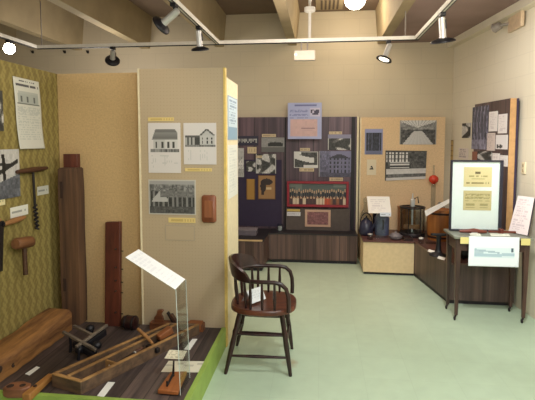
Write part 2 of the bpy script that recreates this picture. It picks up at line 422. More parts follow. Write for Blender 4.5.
struct('trim_7', MB().prism([(.85, -2.4), (RX(-2.4)-.001, -2.4), (RX(YB)-.001, YB), (.85, YB)], 2.87, 2.95), plain('soffit_paint', hx(150, 126, 120), .8, nscale=3))
struct('trim_8', MB().prism([(RX(-2.4)-.09, -2.4), (RX(-2.4)-.002, -2.4), (RX(YB)-.002, YB-.001), (RX(YB)-.09, YB-.001)], 2.79, 2.87), CREAMR)
struct('wall_left', MB().box((-2.19, -2.0, 0), (-2.095, 3.56, 2.125)), wallpaper_mat())

# alcove boards of the partition
pt = empty('partition_wall', (-1.3, 3.5, 0), 'free-standing partition of tan board and pegboard behind the tool platform', 'partition')
MB().box((-2.094, 3.5, 0), (-1.30, 3.54, 2.125)).build('tan_board', TANB, pt)
MB().box((-1.372, 3.40, 0), (-.722, 3.43, 2.135)).build('pegboard', pegboard_mat(), pt)
MB().box((-1.385, 3.395, 0), (-1.372, 3.50, 2.14)).build('edge_strip', PALEB, pt)
MB().box((-.722, 3.395, 0), (-.706, 3.44, 2.135)).build('edge_strip', plain('yellow_edge', hx(222, 190, 110), .7), pt)
MB().box((-1.30, 3.44, 0), (-.706, 3.90, 2.068)).build('end_panel', PALEB, pt)

# ---------------------------------------------------------------- platform with tools
ZP = .15
pf = empty('display_platform', (-1.4, 2.9, 0), 'low platform of dark planks with a bright green edge below the partition', 'platform')
DECK = wood('dark_deck_plank', hx(44, 36, 38), hx(104, 86, 80), 'Y', 20, .6, plank=.14, pdir='X', stretch=.05)
MB().box((-2.094, 2.375, 0), (-.745, 3.395, ZP)).build('deck', DECK, pf)
GREEN = plain('leaf_green_paint', hx(146, 172, 80), .5, 0, .05, 12)
MB().box((-.745, 2.35, 0), (-.715, 3.395, ZP+.006)).build('edge_board', GREEN, pf)
MB().box((-2.094, 2.345, 0), (-.745, 2.375, ZP+.006)).build('edge_board', GREEN, pf)

# hewn beam along the wallpapered wall
OLDW = wood('hewn_oak', hx(84, 50, 28), hx(176, 124, 68), 'Y', 16, .7, stretch=.1)
hb = empty('hewn_beam', (-1.96, 2.75, ZP), 'big rough-hewn timber beam lying along the wallpapered wall', 'beam')
secs = []
for k in range(13):
    t = k/12; y = 2.385+t*.85; j = lambda a: (h2(k, a, 5)-.5)*.012
    xo = -2.085; xi = -1.89+.02*t+j(2); zt = .275+.03*t+j(3)
    secs.append([(xo, y, ZP), (xi-.005, y, ZP), (xi+j(1), y, ZP+.08), (xi-.004, y, zt-.02), (xi-.03, y, zt+j(4)), (xo+.02, y, zt+.01+j(5)), (xo, y, zt-.01)])
tm = MB().loft(secs, smooth=False).build('timber', OLDW, hb)
DKW = plain('dark_hollow', hx(52, 34, 26), .9)
for y, z, r in ((2.45, .235, .018), (2.57, .205, .014)):
    MB().lathe((-1.889, y, z), [(r*1.15, -.008), (r*1.15, .005), (r*.7, .007), (r*.6, .006)], 12, axis=(1, 0, 0)).build('peg_hole', DKW, tm)

OAKD = wood('dark_oak_post', hx(52, 34, 28), hx(112, 80, 56), 'Z', 16, .65)
po = empty('timber_post', (-1.95, 3.38, ZP), 'tall dark timber post with a mortise, standing in the alcove corner', 'post')
sf = MB().loft([[(-2.01+d, 3.32+d, z), (-1.858-d, 3.32+d, z), (-1.858-d, 3.44-d, z), (-2.01+d, 3.44-d, z)] for z, d in ((ZP, .004), (.5, 0), (.9, .003), (1.2, 0), (1.375, .004), (1.385, .012))], smooth=False).build('shaft', OAKD, po)
MB().box((-2.0, 3.39, 1.37), (-1.885, 3.44, 1.49)).build('tenon', wood('red_tenon', hx(62, 26, 22), hx(112, 58, 42), 'Z', 16, .6), po, bevel=.004)
MB().box((-1.992, 3.3185, 1.15), (-1.97, 3.3235, 1.28)).build('mortise', DKW, sf)
MB().box((-1.99, 3.3185, .42), (-1.965, 3.3235, .52)).build('mortise', DKW, sf)

REDW = wood('red_brown_plank', hx(62, 24, 16), hx(104, 48, 30), 'Z', 14, .5)
rp = empty('peg_plank', (-1.6, 3.42, ZP), 'narrow reddish plank with pegs down its edge leaning on the tan board', 'plank')
rb_ = MB().hexa([(-1.665, 3.33, ZP), (-1.54, 3.33, ZP), (-1.54, 3.365, ZP), (-1.665, 3.365, ZP), (-1.70, 3.455, .945), (-1.575, 3.455, .95), (-1.575, 3.49, .95), (-1.70, 3.49, .945)]).build('board', REDW, rp, bevel=.004)
for z in (.26, .42, .5, .6, .74):
    t = (z-ZP)/.8; y = 3.33+.125*t; x = -1.54-.035*t
    MB().tube([(x-.03, y-.002, z), (x-.028, y-.03, z+.004)], .006, 8).build('peg', DKW, rb_)
    MB().tube([(x-.004, y+.017, z-.02), (x+.02, y+.012, z-.018)], [.005, .004], 8).build('peg', IRON, rb_)

# long wooden trough holding tools
TRW = wood('grey_brown_trough', hx(66, 50, 42), hx(122, 94, 70), 'X', 14, .7)
RIMW = wood('worn_trough_rim', hx(120, 84, 48), hx(182, 138, 86), 'X', 18, .7)
tz = .228
A0, B0 = at(53, 373, Z=tz), at(82, 381, Z=tz)
A1, B1 = at(168, 323, Z=tz), at(199, 324, Z=tz)
tr = empty('wooden_trough', (-1.2, 2.8, ZP), 'long open wooden tool trough with pale worn rims in mid platform', 'trough')
def wallseg(a, b, w, z0, z1, name, mat, par=tr):
    return MB().bar((a.x, a.y, (z0+z1)/2), (b.x, b.y, (z0+z1)/2), w, z1-z0).build(name, mat, par, bevel=.003)
ins = (B0-A0).normalized()
M0, M1 = A0.lerp(B0, .45), A1.lerp(B1, .30)
wallseg(A0+ins*.008, A1+ins*.008, .018, ZP+.012, tz-.006, 'side_board', TRW); wallseg(B0-ins*.008, B1-ins*.008, .02, ZP+.012, tz-.006, 'side_board', TRW)
wallseg(A0, B0, .02, ZP+.0, tz-.004, 'end_board', TRW); wallseg(A1, B1, .02, ZP, tz, 'end_board', TRW)
for a, b in ((A0+ins*.008, A1+ins*.008), (B0-ins*.008, B1-ins*.008), (M0, M1)):
    wallseg(a, b, .022, tz-.008, tz+.002, 'rim', RIMW)
wallseg(A0, B0, .024, tz-.006, tz+.002, 'rim', RIMW)
wallseg(M0, M1, .012, ZP+.012, tz-.008, 'divider', TRW)
wallseg(M0.lerp(M1, .3), B0.lerp(B1, .27), .014, ZP+.012, tz-.01, 'divider', RIMW)
MB().hexa([(p.x, p.y, ZP+z) for z in (0, .012) for p in (A0, B0, B1, A1)]).build('bottom_board', TRW, tr)

def in_trough(t, s, z): 
    p = A0.lerp(A1, t).lerp(B0.lerp(B1, t), s); return Vector((p.x, p.y, z))
hm = empty('wooden_hammer', in_trough(.62, .6, ZP+.01), 'tool with a long pale wooden handle propped across the trough', 'hammer')
a, b = at(153, 344, Z=.225), at(138, 329, Z=.28)
MB().tube([a, a.lerp(b, .5)+Vector((0, 0, .004)), b], [.009, .013, .011], 10).build('handle', wood('ash_handle', hx(120, 78, 46), hx(186, 136, 86), 'Y', 20, .5), hm)
MB().bar(a+Vector((-.05, .02, -.028)), a+Vector((.05, -.03, -.03)), .03, .03).build('head', IRON, hm, bevel=.004)
wb = empty('wooden_smoothing_block', in_trough(.83, .5, ZP+.012), 'chunky orange-brown wooden block propped at the far end of the trough', 'block')
a, b = at(158, 338, Z=.22), at(171, 329, Z=.255)
MB().bar(a, b, .045, .04, w2=.06, h2=.05).build('body', wood('orange_block', hx(112, 62, 34), hx(170, 104, 60), 'X', 14, .55), wb, bevel=.006)
MB().bar(a+Vector((0, 0, -.025)), a+Vector((.0, .0, -.056)), .03, .03).build('foot', IRON, wb)
ch = empty('iron_chisel', in_trough(.45, .62, ZP+.012), 'dark iron chisel lying in the middle bay of the trough', 'chisel')
a, b = in_trough(.36, .7, .19), in_trough(.56, .58, .2)
MB().bar(a, a.lerp(b, .6), .03, .008, w2=.016, h2=.014).build('blade', IRON, ch)
MB().tube([a.lerp(b, .6), a.lerp(b, .7), b], [.009, .015, .012], 10).build('handle', wood('dark_handle', hx(50, 28, 22), hx(92, 58, 42), 'X', 20, .5), ch)
MB().tube([a.lerp(b, .58), a.lerp(b, .63)], [.013, .013], 10).build('ferrule', SILVER, ch)
gm = empty('gouge', in_trough(.12, .22, ZP+.012), 'dark gouge lying in the near bay of the trough', 'chisel')
a, b = in_trough(.07, .22, .175), in_trough(.25, .2, .18)
MB().bar(a, b, .02, .01).build('blade', IRON, gm); MB().tube([b, b.lerp(a, -.3), b.lerp(a, -.45)], [.008, .015, .011], 10).build('handle', CHAIRW, gm)
br = empty('grey_rag_of_metal', in_trough(.34, .7, ZP+.012), 'small grey metal clasp lying beside the chisel in the trough', 'clasp')
br.name = 'metal_clasp'; ORIG[br.name] = in_trough(.34, .7, ZP+.012)
a = in_trough(.30, .68, .185)
MB().tube([a+Vector((.03*math.cos(t), .03*math.sin(t), .006*math.sin(2*t))) for t in [k*.5 for k in range(11)]], .006, 8).build('ring', SILVER, br)
MB().bar(a+Vector((-.03, 0, -.01)), a+Vector((.05, .02, -.012)), .018, .012).build('tongue', IRON, br)

# iron tool with crossed bars
it = empty('crossbar_tool', (-1.63, 3.02, ZP), 'black iron tool with crossed grey bars and knobs beside the hewn beam', 'tool')
GREYW = wood('grey_weathered_bar', hx(70, 62, 58), hx(140, 124, 108), 'X', 18, .6)
b1a, b1b = at(63, 332, Z=.27), at(96, 350, Z=.225)
b2a, b2b = at(76, 347, Z=.235), at(107, 325, Z=.27)
b3a, b3b = at(74, 326, Z=.25), at(92, 335, Z=.25)
for a, b in ((b1a, b1b), (b2a, b2b), (b3a, b3b)):
    MB().bar(a, b, .02, .018).build('bar', GREYW, it, bevel=.003)
c = (b1a.lerp(b1b, .5)+b2a.lerp(b2b, .4))/2
for px, py, z in ((90, 328, .262), (79, 349, .21), (97, 345, .225), (88, 342, .215)):
    p = at(px, py, Z=z)
    MB().lathe((p.x, p.y, z-.022), [(.008, -.006), (.026, .002), (.032, .02), (.026, .038), (.008, .046)], 12).build('knob', BLACK, it)
for px, py, z in ((78, 348, .23), (95, 347, .22), (92, 330, .25), (70, 337, .255)):
    p = at(px, py, Z=z); MB().tube([(p.x, p.y, ZP), (p.x+.004, p.y, (ZP+z)/2), (p.x, p.y, z)], [.012, .009, .01], 8).build('leg', BLACK, it)
MB().bar(b2a.lerp(b2b, .1)-Vector((0,0,.035)), b2a.lerp(b2b, .9)-Vector((0,0,.035)), .045, .045).bar(b1a.lerp(b1b, .35)-Vector((0,0,.04)), b1a.lerp(b1b, .95)-Vector((0,0,.04)), .035, .04).build('frame', BLACK, it, bevel=.004)

# jack plane along the pegboard foot
PLW = wood('plane_beech', hx(74, 40, 26), hx(140, 84, 50), 'X', 16, .45)
jp = empty('jack_plane', (-1.1, 3.33, ZP), 'long brown wooden jack plane lying at the foot of the pegboard', 'plane')
MB().box((-1.29, 3.30, ZP), (-.87, 3.37, ZP+.055)).build('body', PLW, jp, bevel=.004)
prof = [(-1.255, .205), (-1.185, .205), (-1.192, .24), (-1.205, .265), (-1.185, .292), (-1.20, .302), (-1.235, .295), (-1.24, .265), (-1.262, .235)]
MB().loft([[(x, y, z) for x, z in prof] for y in (3.322, 3.328, 3.342, 3.348)], smooth=False).build('tote', PLW, jp, bevel=.004)
MB().hexa([(-1.10, 3.315, .20), (-1.075, 3.315, .20), (-1.075, 3.355, .20), (-1.10, 3.355, .20), (-1.135, 3.315, .265), (-1.12, 3.315, .268), (-1.12, 3.355, .268), (-1.135, 3.355, .265)]).build('wedge', wood('dark_handle', 0, 0), jp)
MB().hexa([(-1.115, 3.318, .20), (-1.10, 3.318, .20), (-1.10, 3.352, .20), (-1.115, 3.352, .20), (-1.16, 3.318, .28), (-1.15, 3.318, .282), (-1.15, 3.352, .282), (-1.16, 3.352, .28)]).build('iron', IRON, jp)
MB().box((-.99, 3.296, ZP+.02), (-.885, 3.374, ZP+.064)).build('nose_block', wood('orange_block', 0, 0), jp, bevel=.004)
rl = empty('wooden_maul_head', (-1.44, 3.30, ZP), 'dark round wooden maul head beside the foot of the red plank', 'maul')
MB().lathe((-1.50, 3.31, ZP+.052), [(.03, 0), (.045, .004), (.052, .03), (.052, .08), (.045, .11), (.03, .114)], 18, axis=(1, -.15, 0)).build('head', CHAIRW, rl)
for x in (-1.475, -1.415): MB().lathe((x, 3.31-.15*(x+1.5), ZP+.052), [(.0525, 0), (.0538, .002), (.0538, .012), (.0525, .014)], 18, axis=(1, -.15, 0)).build('hoop', IRON, rl)

# reddish pierced block and bar at the platform's near-left corner
pb = empty('pierced_wooden_block', (-1.80, 2.43, ZP), 'red-brown wooden block with dark hole at near left corner of platform', 'block')
cc = at(21, 386, Z=.2)
blk = [(cc.x+dx, cc.y+dy) for dx, dy in ((-.09, -.035), (-.05, -.05), (.03, -.04), (.06, -.005), (.045, .03), (-.02, .05), (-.08, .03))]
MB().prism(blk, ZP, .205).build('body', wood('red_block', hx(92, 56, 40), hx(146, 94, 64), 'X', 14, .55), pb, bevel=.008)
pbb = pb.children[0]
MB().lathe((cc.x+.01, cc.y, .2045), [(.017, 0), (.017, .0015), (.015, .002)], 14).build('hole', DKW, pbb)
MB().lathe((cc.x-.055, cc.y-.015, .2045), [(.02, 0), (.02, .0015), (.018, .002)], 14).build('hole', DKW, pbb)
wbar = empty('wooden_pole', (-1.6, 2.42, ZP), 'yellow-brown wooden bar lying next to the trough near end', 'bar')
a, b = at(26, 398, Z=.18), at(51, 376, Z=.18)
MB().bar(a, b, .05, .045, w2=.03, h2=.035).build('shaft', wood('yellow_bar', hx(128, 82, 40), hx(188, 132, 70), 'Y', 16, .55), wbar, bevel=.006)
MB().tube([a.lerp(b, .35)+Vector((0,0,.01)), a.lerp(b, .35)+Vector((0, 0, .027))], .01, 10).build('peg', DKW, wbar)

# white caption strips lying on the deck
def flat_card(name, px, Z, label, group=None, mat=PAPER, cat='label', paint=None):
    pts = [at(x, y, Z=Z) for x, y in px]                       # TL TR BL BR
    return sheet(name, pts, paint or tape_label(hx(238, 236, 232), hx(200, 198, 196), 2), 14, 6, .0015, label=label, cat=cat, group=group)
flat_card('caption_strip', ((36.5, 366.5), (40, 367.5), (25, 374), (29.5, 375.5)), ZP+.001, 'white caption strip on the deck beside the hewn beam', 'caption strips on the platform', paint=card_plain(hx(238, 236, 232)))
flat_card('caption_strip', ((108, 382), (115, 382.5), (97, 396), (104, 397)), ZP+.001, 'white caption strip on the deck in front of the trough', 'caption strips on the platform', paint=card_plain(hx(240, 238, 234)))
flat_card('caption_strip', ((192.5, 339), (197.5, 339), (184, 349.5), (190, 350)), ZP+.001, 'white caption strip on the deck near the green edge', 'caption strips on the platform', paint=card_plain(hx(240, 238, 234)))
flat_card('folded_leaflet', ((168.6, 361), (207, 361.5), (161, 372), (201.4, 372.5)), ZP+.001, 'open cream leaflet lying on the deck behind the small card holder', None, cat='leaflet',
          paint=lambda u, v: hx(170, 166, 150) if abs(u-.5) < .02 else lines(hx(226, 220, 200), hx(196, 190, 172), 6, .06, .1, .9, .6, 4)((u*2) % 1, v))

# small card holder
cbz = ZP+.008
ck = empty('card_holder', at(172, 382, Z=ZP), 'small wooden block with a thin iron stem carrying a cream card', 'card holder')
q = [at(x, y, Z=ZP+.03) for x, y in ((157.5, 390), (178, 391.5), (187, 371), (170.5, 371.5))]
MB().hexa([(p.x, p.y, ZP+.007) for p in q]+[(p.x, p.y, ZP+.03) for p in q]).build('block', wood('orange_holder', hx(132, 70, 34), hx(184, 112, 62), 'Y', 16, .45), ck, bevel=.004)
sb = at(173, 376, Z=ZP+.03); 
MB().tube([sb, sb+Vector((.003, .004, .05)), sb+Vector((.004, .006, .092))], [.009, .006, .005], 8).build('stem', IRON, ck)
MB().tube([at(167, 386, Z=ZP+.034), sb+Vector((0, 0, .012))], [.006, .008], 8).build('brace', IRON, ck)
MB().tube([at(167, 386, Z=ZP+.031), at(167, 386, Z=ZP+.031)+Vector((0, 0, .03))], .005, 8).build('pin', IRON, ck)
zc = sb.z+.086
qc = [at(x, y, Z=zc+dz) for x, y, dz in ((169.5, 350, .012), (187, 351, .012), (164.4, 358.5, -.004), (183, 359.5, -.004))]
sheet('card', qc, lines(hx(232, 224, 200), hx(196, 186, 160), 4, .1, .15, .85, .6, 9), 16, 10, .0015, parent=ck)

# acrylic caption stand
ac = empty('acrylic_stand', (-.86, 2.53, ZP), 'clear acrylic stand holding a slanted white caption sheet above the platform', 'stand')
y0, y1 = 2.44, 2.63
MB().box((-.94, y0, ZP), (-.775, y1, ZP+.006)).build('base', CLEAR, ac)
MB().hexa([(-.781, y0, ZP+.006), (-.775, y0, ZP+.006), (-.775, y1, ZP+.006), (-.781, y1, ZP+.006), (-.799, y0, .765), (-.793, y0, .767), (-.793, y1, .767), (-.799, y1, .765)]).build('upright', CLEAR, ac)
for y in (y0, y1): MB().tube([(-.778, y, ZP+.006), (-.796, y, .766)], .0019, 6).build('polished_edge', EDGE, ac)
MB().hexa([(-1.085, y0, .933), (-.799, y0, .76), (-.799, y1, .76), (-1.085, y1, .933), (-1.083, y0, .938), (-.796, y0, .765), (-.796, y1, .765), (-1.083, y1, .938)]).build('slant', CLEAR, ac)
sheet('caption_sheet', ((-1.087, y0, .9395), (-1.087, y1, .9395), (-.80, y0, .7655)), lambda u, v: lines(hx(246, 246, 248), hx(234, 234, 238), 11, .08, .08, .92, .7, 3)(v*0+u, v), 22, 40, .002, label='white caption sheet with faint lines of text', parent=ac)

# ---------------------------------------------------------------- wallpapered wall: pictures and tools
XW = -2.093
def poster_paint(u, v):
    pp = hx(206, 204, 196); ink = hx(84, 82, 88)
    if .035 < v < .055 and .2 < u < .8: return ink if h2(int(u*30), 1) > .25 else pp
    if .075 < v < .115 and .05 < u < .96: return ink if h2(int(u*18), 2) > .2 else pp
    if .125 < v < .14 and .3 < u < .7: return ink if h2(int(u*24), 3) > .3 else pp
    if .19 < v < .36 and .08 < u < .93:
        if v < .225: return hx(176, 178, 174) if .12 < u < .9 else pp
        if .25 < v < .34 and (.2 < u < .27 or .44 < u < .51 or .7 < u < .77): return hx(98, 100, 100)
        if .345 < v: return hx(110, 112, 108)
        return hx(170, 174, 170) if .1 < u < .9 else pp
    if .40 < v < .93 and .08 < u < .92:
        k = (v-.40)*60
        return hx(186, 187, 182) if k % 1 < .5 and h2(int(u*40), int(k), 6) < .65 else pp
    return pp
P = [at(12, 76, X=XW), at(38, 83.5, X=XW), at(26, 149, X=XW+.02), at(46.5, 148, X=XW+.02)]
P = [Vector((XW, P[0].y, P[0].z)), Vector((XW, P[1].y, P[1].z)), Vector((XW, P[0].y+.035, P[2].z)), Vector((XW, P[1].y+.035, P[3].z))]
P[1].z = P[0].z-.005; P[3].z = P[2].z
sheet('poster', P, poster_paint, 30, 60, .002, label='long curling white poster with a house drawing on the olive wallpaper', cat='poster', curl=lambda u, v: .004+.05*max(0, v-.55)**1.5+.004*math.sin(v*5))
def windmill_photo(u, v):
    s = smudge(u, v, 12, 21)
    if v > .72-.2*u: return g(.3+.22*s, (.9, .92, 1))
    if abs(u-.45-.05*v) < .05 and .1 < v < .75: return g(.12)
    if abs(v-.42+.35*(u-.45)) < .045 and .1 < u < .95: return g(.15)
    if abs(v-.30-.1*(u-.45)) < .03 and .25 < u < .75: return g(.2)
    return g(.8-.12*s)
sheet('photograph', rectL(-14, 150, 19, 196, XW), windmill_photo, 60, 52, .012, label='black and white photograph of wooden framework on the olive wallpaper left of the auger', cat='photograph')
sheet('photograph', rectL(-16, 88, 3.5, 131, XW), high_contrast(3), 20, 24, .004, label='pale photograph cut by the left frame edge beside the long poster', cat='photograph')
sheet('caption_strip', rectL(37, 187, 48.5, 193.5, XW), tape_label(hx(196, 194, 184), hx(140, 140, 136)), 14, 5, .002, label='grey white caption strip right of the auger on the wallpaper', cat='label', group='caption strips on the wallpaper')
sheet('caption_strip', rectL(10, 208, 28, 214, XW), tape_label(hx(226, 224, 216), hx(160, 160, 156)), 14, 5, .002, label='white caption strip on the wallpaper above the mallet', cat='label', group='caption strips on the wallpaper')
sheet('caption_strip', rectL(-8, 199, 5, 204.5, XW), tape_label(hx(226, 214, 170), hx(170, 160, 120)), 14, 5, .002, label='cream caption strip under the framework photograph', cat='label', group='caption strips on the wallpaper')
XT = XW+.03
ag = empty('hand_auger', at(35, 200, X=XT), 'iron hand auger with a wooden cross handle hung on the wallpaper', 'auger')
AUW = wood('auger_handle_wood', hx(52, 30, 20), hx(92, 58, 38), 'Y', 20, .5)
a, b = at(17, 172, X=XT), at(47, 168, X=XT)
MB().tube([a, a.lerp(b, .2), a.lerp(b, .5), a.lerp(b, .8), b], [.013, .017, .02, .017, .012], 12).build('handle', AUW, ag)
top, mid, bot = at(33, 171, X=XT), at(35, 205, X=XT), at(37.5, 229, X=XT)
MB().tube([top, mid], [.009, .009], 10).build('shank', IRON, ag)
L_ = (bot-mid); h_ = []
for k in range(61):
    t = k/60; h_.append(mid+L_*t+Vector((.011*math.cos(t*2*PI*6), .011*math.sin(t*2*PI*6), 0)))
MB().tube(h_, .0075, 6).tube([mid, bot], .006, 8).build('spiral_bit', IRON, ag)
ml = empty('wooden_mallet', at(25, 260, X=XT), 'brown wooden mallet with a thick head hung on the wallpaper', 'mallet')
MLW = wood('mallet_wood', hx(82, 50, 32), hx(136, 90, 56), 'Y', 16, .55)
XM = XW+.062
a, b = at(12, 239, X=XM), at(33, 239, X=XM)
a = Vector((XM, a.y+.03, b.z+.008)); d = Vector((0, (b-a).y-.02, -.022)); b = a+d
MB().tube([a, a+d*.06, a+d*.3, a+d*.7, a+d*.94, b], [.032, .039, .04, .04, .039, .032], 20).build('head', MLW, ml)
MB().tube([a+d*.55-Vector((0, 0, .03)), a+d*.55-Vector((0, 0, .14)), a+d*.56-Vector((0, 0, .225))], [.016, .015, .017], 10).build('handle', AUW, ml)
MB().tube([(XW-.005, a.y+d.y*.5, a.z-.055), (XM-.05, a.y+d.y*.5, a.z-.054)], .004, 6).build('hook', IRON, ml)
dz = empty('drawknife', at(8, 240, X=XT), 'drawknife with a dark blade and brown handle at the left frame edge', 'drawknife')
a, b = at(2, 225, X=XT), at(25, 217, X=XT)
MB().tube([a, a.lerp(b, .15), a.lerp(b, .5), a.lerp(b, .85), b], [.010, .014, .02, .017, .010], 12).build('handle', wood('ash_handle', 0, 0), dz)
a2, c2 = at(2, 222, X=XT), at(1.5, 271, X=XT)
MB().bar(a2+Vector((0, -.012, .01)), c2+Vector((0, -.012, 0)), .014, .05, up=(0, 1, 0), h2=.036).build('blade', IRON, dz, bevel=.003)
MB().tube([a+Vector((0, -.01, .01)), a+Vector((0, .01, .002))], .018, 10).build('ferrule', BLACK, dz)
MB().tube([a2+Vector((0, -.02, .015)), a2+Vector((0, -.03, .02)), a2+Vector((0, -.17, .06))], [.011, .013, .017], 12).build('handle', wood('ash_handle', 0, 0), dz)

# ---------------------------------------------------------------- pegboard pictures
YP = 3.3985
sheet('house_drawing', rectY(148, 123, 181, 173, YP), house_drawing(0), 44, 48, .003, label='ink drawing of a house with a lean-to, left of two on the pegboard', cat='drawing')
sheet('house_drawing', rectY(183.5, 123, 216.5, 164.5, YP), house_drawing(1), 44, 40, .003, label='ink drawing of a gabled house with a wing, right of two on the pegboard', cat='drawing')
sheet('photograph', rectY(148.5, 179.5, 196, 215, YP), house_photo, 44, 30, .004, label='dark photograph of an old house below the drawings on the pegboard', cat='photograph')
for q, lb in (((148, 117.5, 174, 121), 'yellow caption strip above the left house drawing'), ((185, 168, 212, 171.5), 'yellow caption strip below the right house drawing'), ((168.5, 217.5, 195.5, 223), 'yellow caption strip below the dark house photograph')):
    sheet('caption_strip', rectY(*q, YP), tape_label(hx(222, 196, 128), hx(196, 168, 104)), 20, 4, .002, label=lb, cat='label', group='yellow caption strips on the pegboard')
sheet('picture_outline_card', rectY(165, 225, 195, 241, YP), lambda u, v: hx(172, 156, 134) if min(u, 1-u) < .03 or min(v, 1-v) < .06 else hx(184, 163, 135), 30, 18, .0015, label='pale tan card below the caption under the dark photograph', cat='card')
pq = rectY(202, 195, 216.5, 222.5, YP); 
pl = empty('wooden_plaque', pq[2], 'red-brown wooden plaque on the pegboard beside the dark photograph', 'plaque')
x0_, x1_ = pq[0].x, pq[1].x; z1_, z0_ = pq[0].z, pq[2].z
def rrect(x0, x1, z0, z1, r, y): 
    o = []
    for cx, cz, s in ((x1-r, z1-r, 0), (x0+r, z1-r, 1), (x0+r, z0+r, 2), (x1-r, z0+r, 3)):
        for k in range(5):
            t = (s+k/4)*PI/2; o.append((cx+r*math.cos(t), y, cz+r*math.sin(t)))
    return o
pb_ = MB().loft([rrect(x0_, x1_, z0_, z1_, .02, YP), rrect(x0_, x1_, z0_, z1_, .02, YP-.014), rrect(x0_+.006, x1_-.006, z0_+.006, z1_-.006, .016, YP-.02)]).build('board', wood('plaque_wood', hx(98, 52, 34), hx(138, 80, 52), 'Z', 14, .4), pl)
MB().loft([rrect(x0_+.022, x1_-.022, z0_+.04, z1_-.04, .008, YP-.0195), rrect(x0_+.022, x1_-.022, z0_+.04, z1_-.04, .008, YP-.0215)]).build('inlay', wood('plaque_inlay', hx(112, 62, 40), hx(150, 92, 60), 'Z', 20, .35), pb_)
XE = -.7055
def rectE(ya, yb, zt, zb): return (Vector((XE, ya, zt)), Vector((XE, yb, zt)), Vector((XE, ya, zb)))
def blue_doc(u, v):
    if u < .06 or u > .94 or v < .03 or v > .97: return hx(150, 170, 190)
    if v > .7: return hx(140, 168, 190)
    return lines(hx(200, 216, 226), hx(140, 160, 180), 9, .12, .08, .66, .7, 5)(u, v)
e = [at(227.5, 99, X=XE), at(237, 140, X=XE), at(237, 104, X=XE)]
sheet('notice', rectE(3.47, 3.86, 1.94, 1.60), blue_doc, 24, 40, .004, label='blue-bordered notice on the narrow end of the partition', cat='notice')
sheet('notice', rectE(3.47, 3.86, 1.56, 1.14), lines(hx(230, 230, 222), hx(212, 214, 208), 16, .1, .06, .92, .7, 8), 24, 48, .004, label='white text notice on the partition end, lower of the two', cat='notice')

# ---------------------------------------------------------------- armchair
cx, cyy = -.40, 3.215
chr_ = empty('captains_chair', (cx, cyy, 0), 'dark wooden captains chair with spindle arms beside the platform', 'chair')
def horseshoe(rx, ry, xf, z, n=16):
    """from near arm tip round the back to far arm tip"""
    pts = [(xf, cyy-ry, z)]
    for k in range(n+1):
        t = -PI/2-PI*k/n; pts.append((cx-.01+rx*math.cos(t), cyy+ry*math.sin(t), z))
    pts.append((xf, cyy+ry, z)); return [Vector(p) for p in pts]
def seat_outline(s, z):
    o = []
    for k in range(36):
        t = 2*PI*k/36; ex = .75
        c, sn = math.cos(t), math.sin(t)
        o.append((cx+.005+s*.232*math.copysign(abs(c)**ex, c), cyy+s*.222*math.copysign(abs(sn)**ex, sn), z))
    return o
MB().loft([seat_outline(.93, .408), seat_outline(1., .418), seat_outline(1., .442), seat_outline(.97, .45), seat_outline(.85, .447), seat_outline(.5, .438)]).build('seat', SEATW, chr_)
for (fx, fy, tx, ty) in ((-.19, 3.015, -.255, 3.07), (-.205, 3.425, -.255, 3.36), (-.635, 2.995, -.545, 3.075), (-.635, 3.435, -.545, 3.355)):
    f, t = Vector((fx, fy, 0)), Vector((tx, ty, .412))
    MB().tube([f.lerp(t, k) for k in (0, .12, .25, .5, .62, .68, .72, .9, 1)], [.011, .014, .016, .019, .0165, .021, .017, .019, .016], 12).build('leg', CHAIRW, chr_)
def legpt(fx, fy, tx, ty, z): return Vector((fx, fy, 0)).lerp(Vector((tx, ty, .412)), z/.412)
NF, FF, NB, FB = (-.19, 3.015, -.255, 3.07), (-.205, 3.425, -.255, 3.36), (-.635, 2.995, -.545, 3.075), (-.635, 3.435, -.545, 3.355)
for A, B, z in ((NB, NF, .265), (NB, NF, .12), (FB, FF, .265), (FB, FF, .12), (NF, FF, .2), (NB, FB, .2)):
    a, b = legpt(*A, z), legpt(*B, z)
    MB().tube([a, a.lerp(b, .5), b], [.008, .0115, .008], 10).build('stretcher', CHAIRW, chr_)
# arm rail that sweeps down to the seat at both front ends
hs = horseshoe(.20, .205, -.30, .645)
def down(sgn): return [Vector((-.255, cyy+sgn*.207, .635)), Vector((-.222, cyy+sgn*.208, .605)), Vector((-.207, cyy+sgn*.207, .555)), Vector((-.204, cyy+sgn*.202, .50)), Vector((-.205, cyy+sgn*.196, .442))]
path = list(reversed(down(-1)))+hs+down(1)
MB().tube(path, .0145, 10).build('arm_rail', CHAIRW, chr_)
# crest: thick curved back block above the rail
secs = []
for k in range(21):
    t = PI/2+PI*.08+(PI*.84)*k/20; rr = .205
    e_ = math.sin(PI*k/20)**.5
    zb, zt = .645, .66+.105*e_
    ox, oy = math.cos(t), math.sin(t)
    px_, py_ = cx-.01, cyy
    secs.append([(px_+(rr-.014)*ox, py_+(rr-.014)*oy, zb), (px_+(rr+.014)*ox, py_+(rr+.014)*oy, zb), (px_+(rr+.026)*ox, py_+(rr+.026)*oy, (zb+zt)/2), (px_+(rr+.034)*ox, py_+(rr+.034)*oy, zt), (px_+(rr+.014)*ox, py_+(rr+.014)*oy, zt+.004), (px_+(rr-.002)*ox, py_+(rr-.002)*oy, (zb+zt)/2)])
MB().loft(secs).build('crest', CHAIRW, chr_)
sp = []
for x in (-.30, -.385, -.465): sp += [(x, cyy-.205, x+.0, cyy-.188), (x, cyy+.205, x, cyy+.188)]
for k in range(5):
    t = PI/2+PI*(k+1)/6+.0; sp.append((cx-.01+.2*math.cos(t), cyy+.205*math.sin(t), cx-.005+.19*math.cos(t), cyy+.185*math.sin(t)))
